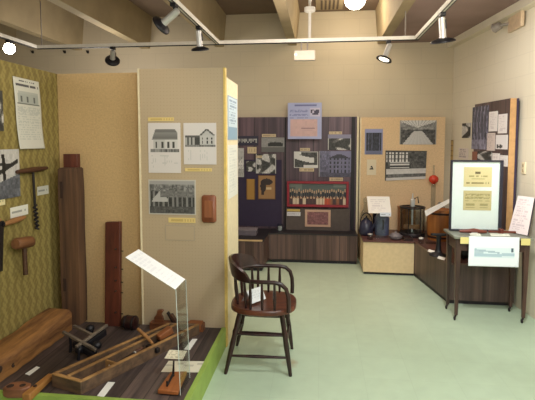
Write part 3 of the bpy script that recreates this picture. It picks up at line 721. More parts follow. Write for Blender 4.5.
for x, y, xb, yb in sp:
    a, b = Vector((xb, yb, .44)), Vector((x, y, .645))
    MB().tube([a.lerp(b, k) for k in (0, .2, .45, .75, 1)], [.008, .0095, .0115, .009, .008], 8).build('spindle', CHAIRW, chr_)
cd = empty('folded_card', (-.43, 3.2, .45), 'white folded notice card standing on the chair seat', 'card')
a, b = at(247.5, 306, Y=3.12), at(262, 299, Y=3.2)
base_l, base_r = Vector((-.475, 3.12, .451)), Vector((-.385, 3.24, .451))
tl = base_l+Vector((-.035, .02, .085)); tr2 = base_r+Vector((-.035, .02, .085))
sheet('front_flap', (tl, tr2, base_l, base_r), lines(hx(228, 232, 236), hx(212, 216, 222), 5, .12, .15, .85, .6, 6), 14, 12, .0015, parent=cd)
sheet('rear_flap', (tr2, tl, base_r+Vector((-.075, .045, 0)), base_l+Vector((-.075, .045, 0))), card_plain(hx(214, 212, 214)), 4, 4, .0015, parent=cd)

# ---------------------------------------------------------------- dark display along the back wall
YD = 6.2
dp = empty('display_board', (-.3, YD, .36), 'dark purplish plank display board covering the left of the back wall', 'display board')
MB().box((-1.6, YD, .36), (.475, YD+.05, 1.905)).build('plank_panel', DARKP, dp)
MB().box((.475, YD-.02, 0), (.50, YD+.06, 1.905)).build('edge_post', PALEB, dp)
MB().box((-.483, YD-.012, .395), (-.462, YD, 1.9)).build('batten', BOARD, dp)
MB().box((.405, YD-.03, .395), (.45, YD, 1.9)).build('batten', BOARD, dp)
MB().box((-1.6, YD-.012, .42), (-.52, YD, 1.33)).build('felt_panel', NAVY, dp)
pn = empty('display_plinth', (-.05, 6.0, 0), 'long low plank-faced plinth under the dark display board', 'plinth')
MB().prism([(-.53, 5.9), (.475, 5.9), (.475, 6.195), (-.66, 6.195), (-.66, 5.86)], .045, .375).build('body', DARKPL, pn)
MB().prism([(-.51, 5.93), (.475, 5.93), (.475, 6.195), (-.62, 6.195), (-.62, 5.9)], 0, .045).build('kickboard', BOARD, pn)
MB().prism([(-.535, 5.89), (.475, 5.89), (.475, 6.195), (-.66, 6.195), (-.66, 5.855)], .375, .392).build('top_board', BOARD, pn)
pc = empty('corner_cabinet', (-1.0, 5.8, 0), 'plank-faced cabinet projecting at the left end of the dark display', 'cabinet')
MB().prism([(-1.6, 5.46), (-.68, 5.46), (-.665, 5.85), (-.665, 6.185), (-1.6, 6.185)], .045, .372).build('body', DARKPL, pc)
MB().prism([(-1.6, 5.49), (-.70, 5.49), (-.69, 6.18), (-1.6, 6.18)], 0, .045).build('kickboard', BOARD, pc)
MB().prism([(-1.6, 5.45), (-.675, 5.45), (-.665, 5.85), (-.665, 6.185), (-1.6, 6.185)], .372, .39).build('top_board', BOARD, pc)
MB().box((-1.35, 5.448, .372), (-.69, 5.452, .392)).build('edge_label', plain('tan_edge', hx(196, 164, 120), .6), pc)

def pY(name, q, Y, paint, nx, ny, label, cat, group=None, thick=.004):
    r = rectY(*q, Y); return sheet(name, r, paint, nx, ny, thick, label=label, cat=cat, group=group)
def info_paint(u, v):
    bg = hx(168, 172, 210)
    if .07 < u < .87 and .46 < v < .94:
        if abs(v-.70) < .015 and .4 < u < .8: return hx(140, 110, 120)
        return tuple(c*(.97+.05*h2(int(u*14), int(v*14))) for c in hx(206, 170, 168))
    if .05 < v < .085 and .2 < u < .85: return hx(110, 112, 160)
    if .64 < u < .95 and .14 < v < .38: 
        if .2 < v < .33 and .68 < u < .92 and h2(int(u*18), int(v*18)) > .3+abs(v-.28)*3: return hx(70, 64, 90)
        return hx(196, 190, 214)
    if .14 < v < .42 and .06 < u < .6: return hx(136, 138, 182) if (v*32) % 1 < .5 and h2(int(u*30), int(v*32)) < .75 else bg
    return bg
ip = empty('information_panel', at(304, 139, Y=6.04), 'pale blue information panel with a peach box, above the dark board', 'panel')
q = rectY(288, 103, 321.5, 139, 6.06); sheet('panel_face', q, info_paint, 40, 42, .02, parent=ip)
MB().box((q[0].x+.15, 6.065, q[2].z+.05), (q[0].x+.28, 6.199, q[2].z+.2)).build('wall_bracket', BOARD, ip)
YH = YD-.004
oval = lambda u, v: (g(.75-.3*smudge(u, v, 14, 31)) if (.3 < v < .75 and .06 < u < .94 and h2(int(u*16), int(v*5), 2) > .3) else hx(46, 42, 62))
pY('photograph', (236, 136, 258.5, 145.5), YH, oval, 30, 14, 'narrow strip photograph at the upper left of the dark board', 'photograph')
pY('photograph', (261.5, 137.5, 284.5, 152), YH, lambda u, v: g(.16) if (.3 < v < .62 and .28 < u < .92 and v > .3+abs(u-.6)*.25) else g(.62-.1*smudge(u, v, 10, 4)) if v < .66 else g(.4), 28, 18, 'photograph of a dark barn shape under a pale sky on the dark board', 'photograph')
pY('photograph', (230, 148, 244, 177), YD-.016, street_photo(5, .78, .6, .5), 16, 28, 'tall pale photograph half hidden behind the partition end', 'photograph')
pY('photograph', (246, 161, 255.5, 171.5), YD-.016, high_contrast(6, 7, .8), 12, 14, 'small dark photograph left of the crowd picture on the dark board', 'photograph')
pY('photograph', (256, 154, 276, 173.5), YD-.016, high_contrast(1, 11, .3), 26, 24, 'square high contrast photograph below the barn picture', 'photograph')
pY('photograph', (246.5, 179, 255, 199.5), YD-.016, lambda u, v: hx(170, 126, 60) if .08 < u < .92 else hx(130, 90, 40), 10, 20, 'narrow ochre card left of the brown silhouette picture', 'card')
def silhouette(u, v):
    c = hx(160, 120, 78)
    if min(u, 1-u) < .04 or min(v, 1-v) < .03: return hx(96, 64, 40)
    if .5 < v < .6 and .45 < u < .78: return hx(206, 180, 140)
    if ((u-.5)/.33)**2+((v-.28)/.14)**2 < 1 or ((u-.3)/.17)**2+((v-.45)/.25)**2 < 1 or (.2 < u < .36 and .5 < v < .8): return hx(52, 38, 38)
    return c
pY('photograph', (258, 175, 275.5, 199.5), YD-.016, silhouette, 26, 32, 'brown picture with a dark silhouette at the left of the dark board', 'picture')
for k, (q, lb) in enumerate((((262, 134, 276, 137), 'cream caption strip above the barn picture'), ((247.5, 147, 256.5, 153.5), 'cream caption card under the strip photograph'),
      ((256, 155.5, 262, 158), 'small cream caption strip at the corner of the square high contrast picture'), ((300, 148, 310, 151), 'cream caption strip above the white curved-road picture'),
      ((299.5, 168, 314, 171.5), 'cream caption strip below the white curved-road picture'), ((329, 131.5, 342, 134.3), 'cream caption strip above the upper right group picture'), ((329.5, 177.5, 343, 181), 'cream caption strip below the mansion picture'))):
    pY('caption_strip', q, YD-.021 if k == 2 else YH, tape_label(hx(206, 184, 150), hx(170, 148, 120), k), 16, 4, lb, 'label', 'cream caption strips on the dark board')
pY('photograph', (294, 151.5, 318, 168), YH, lambda u, v: g(.85) if (abs(v-.25-.55*u+.25*u*u) < .16 and u < .85) or (v < .2 and u < .3) or (v > .82 and .4 < u) else g(.14+.25*smudge(u, v, 12, 8)) if 0.03 < u < .97 and .03 < v < .97 else g(.75), 30, 22, 'photograph of a white curved road shape in the centre of the dark board', 'photograph')
pY('photograph', (328, 134.5, 351, 150), YH, lambda u, v: high_contrast(4, 8, .9)(u, v) if v > .25 else g(.62, (.9, .88, 1.05)), 28, 20, 'group photograph at the upper right of the dark board', 'photograph')
pY('photograph', (319, 151, 351.8, 177), YH, mansion_photo, 40, 32, 'purple-grey photograph of a large hip-roofed mansion on the dark board', 'photograph')
# red framed panorama
q = rectY(287, 181, 348.5, 207.5, 6.13); x0_, x1_, z1_, z0_ = q[0].x, q[1].x, q[0].z, q[2].z
rf = empty('red_framed_panorama', (0, 6.13, z0_), 'wide red-framed picture of a crowd above the olive board', 'picture')
REDF = plain('red_frame_paint', hx(140, 26, 44), .45, 0, .04)
fw = .032
for lo, hi in (((x0_, z1_-fw), (x1_, z1_)), ((x0_, z0_), (x1_, z0_+fw)), ((x0_, z0_+fw), (x0_+fw, z1_-fw)), ((x1_-fw, z0_+fw), (x1_, z1_-fw))):
    MB().box((lo[0], 6.115, lo[1]), (hi[0], 6.15, hi[1])).build('frame_rail', REDF, rf, bevel=.003)
def crowd(u, v):
    n = 26; k = int(u*n); cu = (u*n) % 1-.5; r = h2(k, 1, 3)
    hy = .30+.14*r                                      # head height of each standing figure
    if v < hy-.07: return hx(84, 92, 90) if h2(int(u*9), int(v*6)) > .4 else hx(108, 114, 108)
    if abs(v-hy) < .07 and abs(cu) < .28: return hx(176, 146, 120)
    if v < .66 and abs(cu) < .2+.4*(v-hy): return hx(34, 32, 46) if r < .6 else hx(84, 78, 82) if r < .85 else hx(66, 54, 58)
    if v < .60: return hx(62, 66, 68)
    k2 = int(u*17); c2 = (u*17) % 1-.5; r2 = h2(k2, 4, 8)
    if abs(v-.66) < .06 and abs(c2) < .25: return hx(188, 152, 124)
    if v > .70 and abs(c2) < .42: 
        if .62 < u < .72: return hx(188, 78, 46)
        return hx(204, 184, 160) if r2 > .75 else hx(140, 88, 60) if r2 > .4 else hx(70, 48, 52)
    return hx(92, 66, 56)
sheet('picture', (Vector((x0_+fw, 6.143, z1_-fw)), Vector((x1_-fw, 6.143, z1_-fw)), Vector((x0_+fw, 6.143, z0_+fw))), crowd, 130, 40, .003, parent=rf)
MB().box((x0_+.02, 6.146, z0_+.01), (x1_-.02, 6.199, z1_-.01)).build('backing', BOARD, rf)
ob = rectY(286, 208, 349.5, 233, 6.12)
MB().box((ob[0].x, 6.12, .392), (ob[1].x, 6.15, ob[0].z-.004)).build('olive_board', plain('olive_felt', hx(88, 78, 74), .85, 0, .04), label='plain olive-brown board below the red-framed picture', cat='board')
def fp(u, v):
    if min(u, 1-u) < .09 or min(v, 1-v) < .12: return hx(192, 156, 134)
    s = smudge(u, v, 12, 15); return tuple(c*(.75+.5*s) for c in hx(128, 84, 86))
pY('photograph', (305, 209.5, 330.5, 227), 6.118, fp, 44, 32, 'sepia photograph with a pinkish border on the olive board', 'photograph', thick=.006)
pY('caption_strip', (287, 209, 300, 211.5), 6.118, card_plain(hx(190, 160, 84)), 10, 3, 'ochre caption strip at the top of the olive board', 'label')
pY('caption_strip', (287, 211.8, 300.5, 216), 6.118, tape_label(hx(206, 202, 206), hx(150, 146, 156)), 16, 5, 'white caption strip on the left of the olive board', 'label')
cp_ = at(280, 230.5, Y=6.05)
cu = empty('glass_tumbler', (cp_.x, 6.05, .392), 'small glass tumbler on the plinth left of the olive board', 'glass')
MB().lathe((cp_.x, 6.05, .392), [(.03, 0), (.033, .004), (.038, .09), (.036, .09), (.031, .008)], 18).build('cup', GLASS, cu)
MB().lathe((cp_.x, 6.05, .398), [(.028, 0), (.029, .05), (.0005, .052)], 14).build('white_lining', WHITE, cu)
bx_ = at(252, 236, Y=5.75)
gb = empty('grey_box', (bx_.x, 5.75, .39), 'low grey box on the cabinet at the left of the dark display', 'box')
MB().box((-1.05, 5.68, .39), (-.80, 5.85, .45)).build('body', plain('grey_card', hx(104, 96, 104), .7), gb, bevel=.004)
MB().box((-1.055, 5.675, .45), (-.795, 5.855, .466)).build('lid', plain('grey_lid', hx(120, 112, 118), .7), gb, bevel=.003)

# ---------------------------------------------------------------- corner exhibit
ZR = .41
cb = empty('corner_board', (1.0, YD, ZR), 'cream hessian board in the right corner of the back wall', 'display board')
MB().box((.515, YD, 0), (1.60, YD+.05, 1.895)).build('board', plain('pale_hessian', hx(222, 190, 150), .8, noise=.05, nscale=60, bump=.15), cb)
MB().box((.515, YD-.006, ZR), (.53, YD, 1.895)).build('edge_strip', PALEB, cb)
tp = empty('tan_plinth', (.8, 5.85, 0), 'low plinth with a plain tan front in the right corner', 'plinth')
MB().prism([(.515, 5.49), (1.10, 5.48), (1.10, 6.195), (.515, 6.195)], .03, .392).build('body', plain('tan_front', hx(218, 194, 152), .75, noise=.03), tp)
MB().prism([(.53, 5.505), (1.10, 5.495), (1.10, 6.19), (.53, 6.19)], 0, .03).build('kickboard', BOARD, tp)
MB().prism([(.51, 5.475), (1.105, 5.465), (1.105, 6.195), (.51, 6.195)], .392, ZR).build('top_board', plain('red_brown_top', hx(96, 62, 56), .35), tp)
wp = empty('side_plinth', (1.4, 5.2, 0), 'dark plank-faced plinth running forward along the right wall', 'plinth')
pol = [(1.106, 5.47), (1.24, 4.57), (1.70, 4.56), (RX(4.56)-.03, 4.56), (RX(6.19)-.03, 6.19), (1.106, 6.19)]
MB().prism(pol, .04, .392).build('body', DARKPLA if False else wood('angled_plank_panel', hx(56, 42, 42), hx(108, 86, 80), 'Z', 14, .45, plank=.1, pdir='Y', stretch=.03), wp)
MB().prism([(1.106, 5.49), (1.255, 4.59), (RX(4.59)-.03, 4.59), (RX(6.19)-.03, 6.19), (1.106, 6.19)], 0, .04).build('kickboard', BOARD, wp)
MB().prism([(1.106, 5.465), (1.235, 4.56), (RX(4.55)-.03, 4.55), (RX(6.19)-.03, 6.19), (1.106, 6.19)], .392, ZR).build('top_board', plain('red_brown_top', hx(96, 62, 56), .35), wp)

YC = YD-.001
pY('photograph', (365, 129, 382.5, 154.5), YC, dark_shopfront, 26, 34, 'purple-toned photograph of a tall shopfront at the left of the cream board', 'photograph')
def logo(u, v):
    if .42 < v < .64 and abs(u-.5) < .06+(v-.42)*.7 and not (.5 < v < .56 and u < .48): return g(.15)
    return hx(222, 206, 178)
pY('emblem_card', (367, 159.5, 376, 175), YC, logo, 24, 34, 'small cream card with a black sailing-shape emblem under the shopfront photograph', 'card')
pY('photograph', (400, 120.5, 436, 144.5), YC, shop_interior, 44, 34, 'photograph of a long shop interior in perspective, top of the cream board', 'photograph')
Q = rectY(385.5, 150.5, 426, 179.5, YC); Q = (Q[0], Q[1]+Vector((0, 0, -.005)), Q[2]+Vector((0, 0, -.02)), Vector((Q[1].x-.01, YC, Q[2].z+.01)))
sheet('photograph', Q, bakery_photo, 44, 34, .012, label='curled photograph of a bakery shopfront below the shop interior on the cream board', cat='photograph')

def base(px, py, z=ZR): p = at(px, py, Z=z); return Vector((p.x, p.y, z))
# glass churn
b0 = at(412, 229.5, Y=5.82); b0 = Vector((b0.x, 5.82, ZR))
gc = empty('glass_churn', b0, 'large glass drum churn with a dark rim and metal crank on the tan plinth', 'churn')
R0 = .148; ht = .36
MB().lathe(b0, [(R0, .03), (R0, ht), (R0-.006, ht), (R0-.006, .036), (.001, .034)], 28).build('glass_drum', GLASS, gc)
MB().lathe(b0, [(R0+.002, 0), (R0+.006, .012), (R0+.006, .04), (R0+.001, .05)], 28).build('base_ring', IRON, gc)
MB().tube([b0+Vector((R0*math.cos(t), R0*math.sin(t), ht)) for t in [2*PI*k/28 for k in range(29)]], .009, 8).bar(b0+Vector((-R0, 0, ht)), b0+Vector((R0, 0, ht)), .03, .012).build('lid_ring', IRON, gc)
MB().tube([b0+Vector((0, 0, .05)), b0+Vector((0, 0, ht+.05))], .010, 10).build('dasher_rod', SILVER, gc)
MB().box((b0.x-.10, b0.y-.01, .50), (b0.x+.10, b0.y+.01, .55)).build('paddle', wood('ash_handle', 0, 0), gc)
MB().box((b0.x-.025, b0.y-.03, ZR+ht+.004), (b0.x+.025, b0.y+.03, ZR+ht+.10)).build('gear_box', SILVER, gc, bevel=.008)
MB().tube([b0+Vector((.02, 0, ht+.10)), b0+Vector((.06, 0, ht+.13)), b0+Vector((.07, -.01, ht+.05))], .007, 8).build('crank', IRON, gc)
MB().tube([b0+Vector((-.0, 0, ht+.10)), b0+Vector((0, 0, ht+.17))], [.012, .006], 8).build('spout_pin', SILVER, gc)
for s in (-1, 1): MB().tube([b0+Vector((s*.07, -R0*.9, .03)), b0+Vector((s*.07, -R0*.9, ht))], .006, 8).build('tie_rod', IRON, gc)

# enamel pots, glassware behind the caption stand
BLUEG = plain('blue_grey_enamel', hx(92, 96, 122), .4, 0, .1, 30)
b1 = Vector((.775, 5.86, ZR))
ep = empty('enamel_can', b1, 'blue-grey enamel can behind the white caption card on the tan plinth', 'can')
MB().lathe(b1, [(.085, 0), (.09, .01), (.09, .21), (.07, .25), (.05, .26), (.05, .30), (.056, .305)], 24).build('body', BLUEG, ep)
MB().lathe(b1+Vector((0, 0, .305)), [(.058, 0), (.058, .012), (.015, .03), (.012, .045)], 20).build('lid', BLUEG, ep)
MB().tube([b1+Vector((.0, -.088, .08)), b1+Vector((.0, -.12, .10)), b1+Vector((.0, -.12, .18)), b1+Vector((.0, -.085, .2))], .008, 8).build('handle', IRON, ep)
b2 = Vector((.575, 5.80, ZR))
kt = empty('dark_kettle', b2, 'dark enamel kettle at the left end of the tan plinth', 'kettle')
MB().lathe(b2, [(.06, 0), (.085, .02), (.09, .08), (.075, .15), (.05, .19), (.03, .20)], 22).build('body', plain('dark_enamel', hx(46, 46, 66), .35, 0, .1, 30), kt)
MB().lathe(b2+Vector((0, 0, .20)), [(.035, 0), (.03, .015), (.01, .02), (.012, .04), (.004, .045)], 16).build('lid', BLACK, kt)
MB().tube([b2+Vector((.05, -.055, .08)), b2+Vector((.08, -.09, .12)), b2+Vector((.09, -.10, .17))], [.018, .013, .010], 10).build('spout', plain('dark_enamel', 0), kt)
MB().tube([b2+Vector((.07*math.cos(t), 0, .16+.12*math.sin(t))) for t in [PI*k/10 for k in range(11)]], .006, 8).build('handle', BLACK, kt)
b3 = Vector((.585, 6.05, ZR))
dc = empty('glass_decanter', b3, 'clear glass decanter with stopper standing at the back left of the tan plinth', 'decanter')
MB().lathe(b3, [(.05, 0), (.065, .02), (.07, .16), (.05, .25), (.022, .30), (.02, .36), (.028, .375)], 20).build('bottle', GLASS, dc)
MB().lathe(b3+Vector((0, 0, .375)), [(.016, 0), (.03, .02), (.025, .05), (.004, .07)], 14).build('stopper', GLASS, dc)
for x, lb in ((.715, 'slim dark bottle rising behind the white caption card, left of the pair'), (.785, 'slim dark bottle rising behind the white caption card, right of the pair')):
    b = Vector((x, 6.08, ZR)); t = empty('dark_bottle', b, lb, 'bottle', 'slim dark bottles behind the caption card')
    MB().lathe(b, [(.03, 0), (.032, .01), (.032, .22), (.014, .29), (.013, .36)], 16).build('body', plain('dark_bottle_glass', hx(30, 26, 40), .15), t)
    MB().lathe(b+Vector((0, 0, .36)), [(.015, 0), (.015, .02), (.004, .03)], 12).build('cap', BLACK, t)
b = base(368.5, 236); b.y = 5.56
t = empty('glass_jar', b, 'tiny glass jar at the front left corner of the tan plinth', 'jar')
MB().lathe(b, [(.03, 0), (.034, .006), (.034, .05), (.028, .055), (.026, .052)], 16).build('body', GLASS, t); MB().lathe(b+Vector((0, 0, .055)), [(.03, 0), (.03, .012), (.01, .014)], 16).build('lid', SILVER, t)
b = Vector((.905, 5.60, ZR)); t = empty('butter_dish', b, 'grey stoneware dish with a domed lid at the left of the wooden tray', 'dish')
MB().lathe(b, [(.05, 0), (.075, .02), (.08, .045), (.074, .045), (.05, .015)], 20).build('bowl', plain('stoneware', hx(120, 112, 116), .4, 0, .08), t)
MB().lathe(b+Vector((0, 0, .04)), [(.07, 0), (.05, .03), (.012, .04), (.014, .055)], 18).build('lid', plain('stoneware', 0), t)
b = Vector((1.04, 5.57, ZR)); t = empty('wooden_tray', b, 'small dark wooden tray at the front of the tan plinth below the churn', 'tray')
MB().box((.99, 5.51, ZR), (1.09, 5.65, ZR+.012)).build('base', CHAIRW, t)
for lo, hi in (((.99, 5.51), (1.09, 5.52)), ((.99, 5.64), (1.09, 5.65)), ((.99, 5.52), (1.0, 5.64)), ((1.08, 5.52), (1.09, 5.64))):
    MB().box((*lo, ZR+.012), (*hi, ZR+.035)).build('side', CHAIRW, t)
# caption stand in front of the pots
q = rectY(367.5, 197, 390, 213.5, 5.62)
st = empty('acrylic_stand', (.66, 5.60, ZR), 'clear stand holding a square white caption card on the tan plinth', 'stand')
q = (q[0]+Vector((0, .07, 0)), q[1]+Vector((0, .07, 0)), q[2]+Vector((.015, 0, 0)))
sheet('caption_card', q, lines(hx(240, 232, 226), hx(222, 212, 210), 6, .12, .15, .9, .7, 12), 22, 18, .002, parent=st)
MB().box((q[2].x+.06, 5.60, ZR), (q[2].x+.24, 5.72, ZR+.006)).build('base', CLEAR, st)
MB().hexa([(q[2].x+.10, 5.64, ZR+.006), (q[2].x+.2, 5.64, ZR+.006), (q[2].x+.2, 5.645, ZR+.006), (q[2].x+.10, 5.645, ZR+.006), (q[2].x+.10, 5.652, q[2].z+.05), (q[2].x+.2, 5.652, q[2].z+.05), (q[2].x+.2, 5.657, q[2].z+.05), (q[2].x+.10, 5.657, q[2].z+.05)]).build('upright', CLEAR, st)
ps = rectY(380, 212.5, 391, 216.5, 5.60)
sheet('price_tab', ps, tape_label(hx(226, 230, 240), hx(150, 156, 170)), 10, 5, .002, parent=st)

# orange wooden cask between churn and side board
bk = Vector((1.44, 5.66, ZR))
ck2 = empty('wooden_cask', bk, 'orange-brown wooden cask standing behind the slanted card on the plinth', 'cask')
CASK = wood('cask_oak', hx(132, 76, 34), hx(190, 120, 56), 'Z', 14, .5)
MB().lathe(bk, [(.145, 0), (.158, .09), (.162, .19), (.158, .29), (.145, .36), (.135, .36), (.135, .345), (.001, .345)], 28).build('staves', CASK, ck2)
sv = [o for o in ck2.children][0]
for z, r in ((.04, .151), (.32, .152)): MB().lathe(bk+Vector((0, 0, z-.012)), [(r, 0), (r+.004, .001), (r+.004, .023), (r, .024)], 28).build('hoop', CHAIRW, sv)
b = Vector((1.12, 6.10, ZR)); t = empty('wooden_butter_box', b, 'orange wooden box half hidden behind the glass churn', 'box')
MB().box((1.02, 6.03, ZR), (1.22, 6.17, ZR+.30)).build('body', CASK, t, bevel=.005); MB().box((1.012, 6.022, ZR+.30), (1.228, 6.178, ZR+.325)).build('lid', CASK, t, bevel=.004)
# red topped glass
b = Vector((at(433.5, 184, Y=6.10).x, 6.10, ZR)); ztop = at(434, 184, Y=6.10).z
t = empty('oil_lamp', b, 'tall glass oil lamp with a round red globe on the cream board side', 'lamp')
MB().lathe(b, [(.05, 0), (.05, .01), (.02, .03), (.015, .10), (.03, .14), (.055, .18), (.05, .24), (.02, .27)], 18).build('font', GLASS, t)
zz = ztop-ZR
MB().lathe(b, [(.018, .26), (.028, .28), (.028, zz-.02), (.022, zz)], 14).build('collar', GLASS, t)
MB().lathe(b+Vector((0, 0, zz)), [(.02, 0), (.052, .03), (.062, .06), (.052, .092), (.018, .115)], 18).build('globe', plain('red_glass', hx(206, 58, 34), .25), t)
MB().lathe(b+Vector((0, 0, zz+.112)), [(.013, 0), (.012, .12), (.013, .13)], 12).build('chimney', GLASS, t)
for k, (x, y, hgt) in enumerate(((1.53, 6.10, .36), (1.50, 5.93, .40), (1.645, 5.98, .34))):
    b = Vector((x, y, ZR)); t = empty('dark_jug', b, ('small dark jug right of the red-globed lamp, standing farthest back', 'dark jug behind the orange-brown cask, tallest of three', 'dark jug behind the white framed document, rightmost of three')[k], 'jug', 'dark jugs behind the cask')
    MB().lathe(b, [(.04, 0), (.055, .04), (.058, hgt*.5), (.03, hgt*.75), (.025, hgt), (.03, hgt+.008)], 16).build('body', plain('dark_glaze', hx(58, 42, 48), .3), t)
    MB().tube([b+Vector((.03, 0, hgt*.9)), b+Vector((.065, 0, hgt*.8)), b+Vector((.055, 0, hgt*.5))], .006, 8).build('handle', plain('dark_glaze', 0), t)

# slanted caption stand at the plinth corner
f0 = base(425, 242); st = empty('acrylic_stand', f0, 'clear stand with a slanted white card at the corner of the two plinths', 'stand')
pA, pB = at(424.5, 211, Y=f0.y), at(449, 199, Y=f0.y+.02)
pA2, pB2 = pA+Vector((.0, -.12, -.0)), pB+Vector((0, -.12, 0))
pA2 = at(426, 216.5, Y=f0.y-.13); pB2 = at(449.5, 203, Y=f0.y-.11)
sheet('caption_card', (pA, pB, pA2, pB2), lines(hx(240, 238, 234), hx(226, 224, 224), 5, .08, .15, .9, .6, 7), 20, 12, .002, parent=st)
MB().hexa([(f0.x-.004, f0.y-.1, ZR), (f0.x+.004, f0.y-.1, ZR), (f0.x+.004, f0.y, ZR), (f0.x-.004, f0.y, ZR), (pA2.x-.004, pA2.y+.02, pA2.z-.004), (pA2.x+.004, pA2.y+.02, pA2.z-.004), (pA.x+.004, pA.y, pA.z-.004), (pA.x-.004, pA.y, pA.z-.004)]).build('upright', CLEAR, st)
MB().box((f0.x-.004, f0.y-.1, ZR), (f0.x+.12, f0.y, ZR+.005)).build('base', CLEAR, st)
b = base(421, 243.5); t = empty('glass_jar', b, 'little clear glass jar with pale lid at the corner of the tan plinth', 'jar')
MB().lathe(b, [(.025, 0), (.03, .005), (.03, .045), (.024, .055), (.022, .05)], 16).build('body', GLASS, t); MB().lathe(b+Vector((0, 0, .055)), [(.026, 0), (.026, .014), (.008, .016)], 16).build('lid', WHITE, t)

# cobbler's last and neighbours on the side plinth
b = at(437, 256, Z=ZR); b = Vector((b.x+.02, b.y+.03, ZR)); t = empty('cobblers_last', b, 'black iron stand with a flat sole-shaped top on the side plinth', 'tool')
MB().lathe(b, [(.095, 0), (.09, .012), (.04, .03), (.028, .06), (.022, .12), (.024, .19), (.03, .21)], 18).build('pedestal', BLACK, t)
sole = [(-.085, 0), (-.07, .022), (-.02, .02), (.02, .028), (.06, .03), (.085, .012), (.085, -.012), (.06, -.03), (.02, -.028), (-.02, -.02), (-.07, -.022)]
MB().prism([(b.x+x, b.y+y) for x, y in sole], ZR+.205, ZR+.228).build('sole', BLACK, t, bevel=.005)
b = Vector((1.43, 4.76, ZR)); t = empty('iron_pot', b, 'round black iron pot beside the iron stand on the side plinth', 'pot')
MB().lathe(b, [(.05, .012), (.08, .04), (.085, .085), (.07, .12), (.078, .13), (.068, .13), (.06, .118)], 20).build('body', BLACK, t)
MB().tube([b+Vector((0, .075*math.cos(a), .125+.08*math.sin(a))) for a in [PI*k/10 for k in range(11)]], .005, 8).build('bail_handle', IRON, t)
for k in range(3): a = 2*PI*k/3+.4; MB().tube([b+Vector((.05*math.cos(a), .05*math.sin(a), .03)), b+Vector((.06*math.cos(a), .06*math.sin(a), 0))], [.012, .008], 8).build('foot', BLACK, t)
b = Vector((1.50, 5.02, ZR)); t = empty('orange_tin', b, 'bright orange tin partly hidden behind the iron stand', 'tin')
MB().lathe(b, [(.07, 0), (.072, .004), (.072, .15), (.07, .154)], 22).build('body', plain('orange_tin', hx(226, 132, 34), .4), t); MB().lathe(b+Vector((0, 0, .154)), [(.073, 0), (.073, .02), (.06, .024)], 22).build('lid', plain('orange_lid', hx(200, 110, 30), .4), t)
for (x, y), lb in (((431.5, 252.5), 'small white caption card on the side plinth edge, farthest of three'), ((437.5, 256), 'small white caption card on the side plinth edge, middle of three'), ((441.5, 259.5), 'small white caption card on the side plinth edge, nearest of three')):
    p = at(x, y, Z=ZR)
    a = Vector((p.x-.035, p.y+.03, ZR+.002)); 
    sheet('caption_card', (a+Vector((.02, .02, .02)), a+Vector((.07, -.05, .02)), a, a+Vector((.05, -.07, 0))), card_plain(hx(236, 230, 222)), 6, 4, .002, label=lb, cat='label', group='white caption cards on the side plinth')

# ---------------------------------------------------------------- right wall
def rw(name, q, paint, nx, ny, label, cat, off=.002, group=None):
    """sheet on the slightly splayed right wall"""
    def hit(px, py):
        d = FW + RT*((px-267.5)/F) - UP*((py-200+SHIFT)/F)
        # X = 1.72 + .1*(6.2 - Y) - off
        t = (1.72+.62-off)/(d.x+.1*d.y); return Vector((d.x*t, d.y*t, EYE+d.z*t))
    x0, y0, x1, y1 = q; a, b, c = hit(x0, y0), hit(x1, y0), hit(x0, y1); b.z = a.z; c = Vector((a.x, a.y, c.z))
    return sheet(name, (a, b, c), paint, nx, ny, .004, label=label, cat=cat, group=group)
rw('photograph', (462.5, 123.5, 471, 138), high_contrast(8, 5, .2), 16, 24, 'small black and white photograph on the right wall near the corner', 'photograph')
rw('caption_card', (459, 148, 468.5, 158.5), lines(hx(222, 210, 204), hx(176, 164, 166), 5), 14, 14, 'pale caption card on the right wall under the small photograph', 'label')
rw('notice_strip', (448.5, 140, 453.5, 160), lambda u, v: hx(204, 172, 112) if (v*4) % 1 > .12 else hx(160, 130, 84), 8, 20, 'narrow tan strip card low on the right wall in the corner', 'label')
o_ = at(523, 168, X=RX(4.6)-.004)
ou = empty('wall_outlet', (RX(o_.y)-.002, o_.y, o_.z), 'small cream wall outlet right of the hinged photo board', 'outlet')
MB().box((RX(o_.y)-.012, o_.y-.035, o_.z-.055), (RX(o_.y)+.002, o_.y+.035, o_.z+.055)).build('plate', PALEB, ou, bevel=.003)
for dz in (-.025, .025): MB().box((RX(o_.y)-.015, o_.y-.012, o_.z+dz-.014), (RX(o_.y)-.011, o_.y+.012, o_.z+dz+.014)).build('socket', plain('socket_beige', hx(170, 150, 120), .5), ou)
# photo board standing off the right wall
def BX(y): return RX(y)-.11
ya, yb = 5.36, 4.60
bb = empty('photo_board', ((BX(ya)+BX(yb))/2, (ya+yb)/2, ZR), 'tall dark board covered with photographs and papers on the right wall', 'display board')
zt = 1.99
MB().prism([(BX(ya), ya), (BX(yb), yb), (BX(yb)+.03, yb), (BX(ya)+.03, ya)], ZR, zt).build('panel', DARKPY, bb)
MB().prism([(BX(yb)+.002, yb-.004), (BX(yb)+.058, yb-.004), (BX(yb)+.058, yb), (BX(yb)+.002, yb)], ZR, zt).build('edge_strip', plain('tan_edge_strip', hx(190, 146, 96), .6), bb)
MB().prism([(BX(yb)+.058, yb-.012), (BX(yb)+.074, yb-.012), (BX(yb)+.074, yb+.05), (BX(yb)+.058, yb+.05)], ZR, zt).build('back_strip', NAVY, bb)
MB().prism([(BX(ya)+.03, ya-.05), (BX(yb)+.03, yb+.05), (BX(yb)+.107, yb+.05), (BX(ya)+.107, ya-.05)], ZR, zt-.02).build('case', DARKPY, bb)
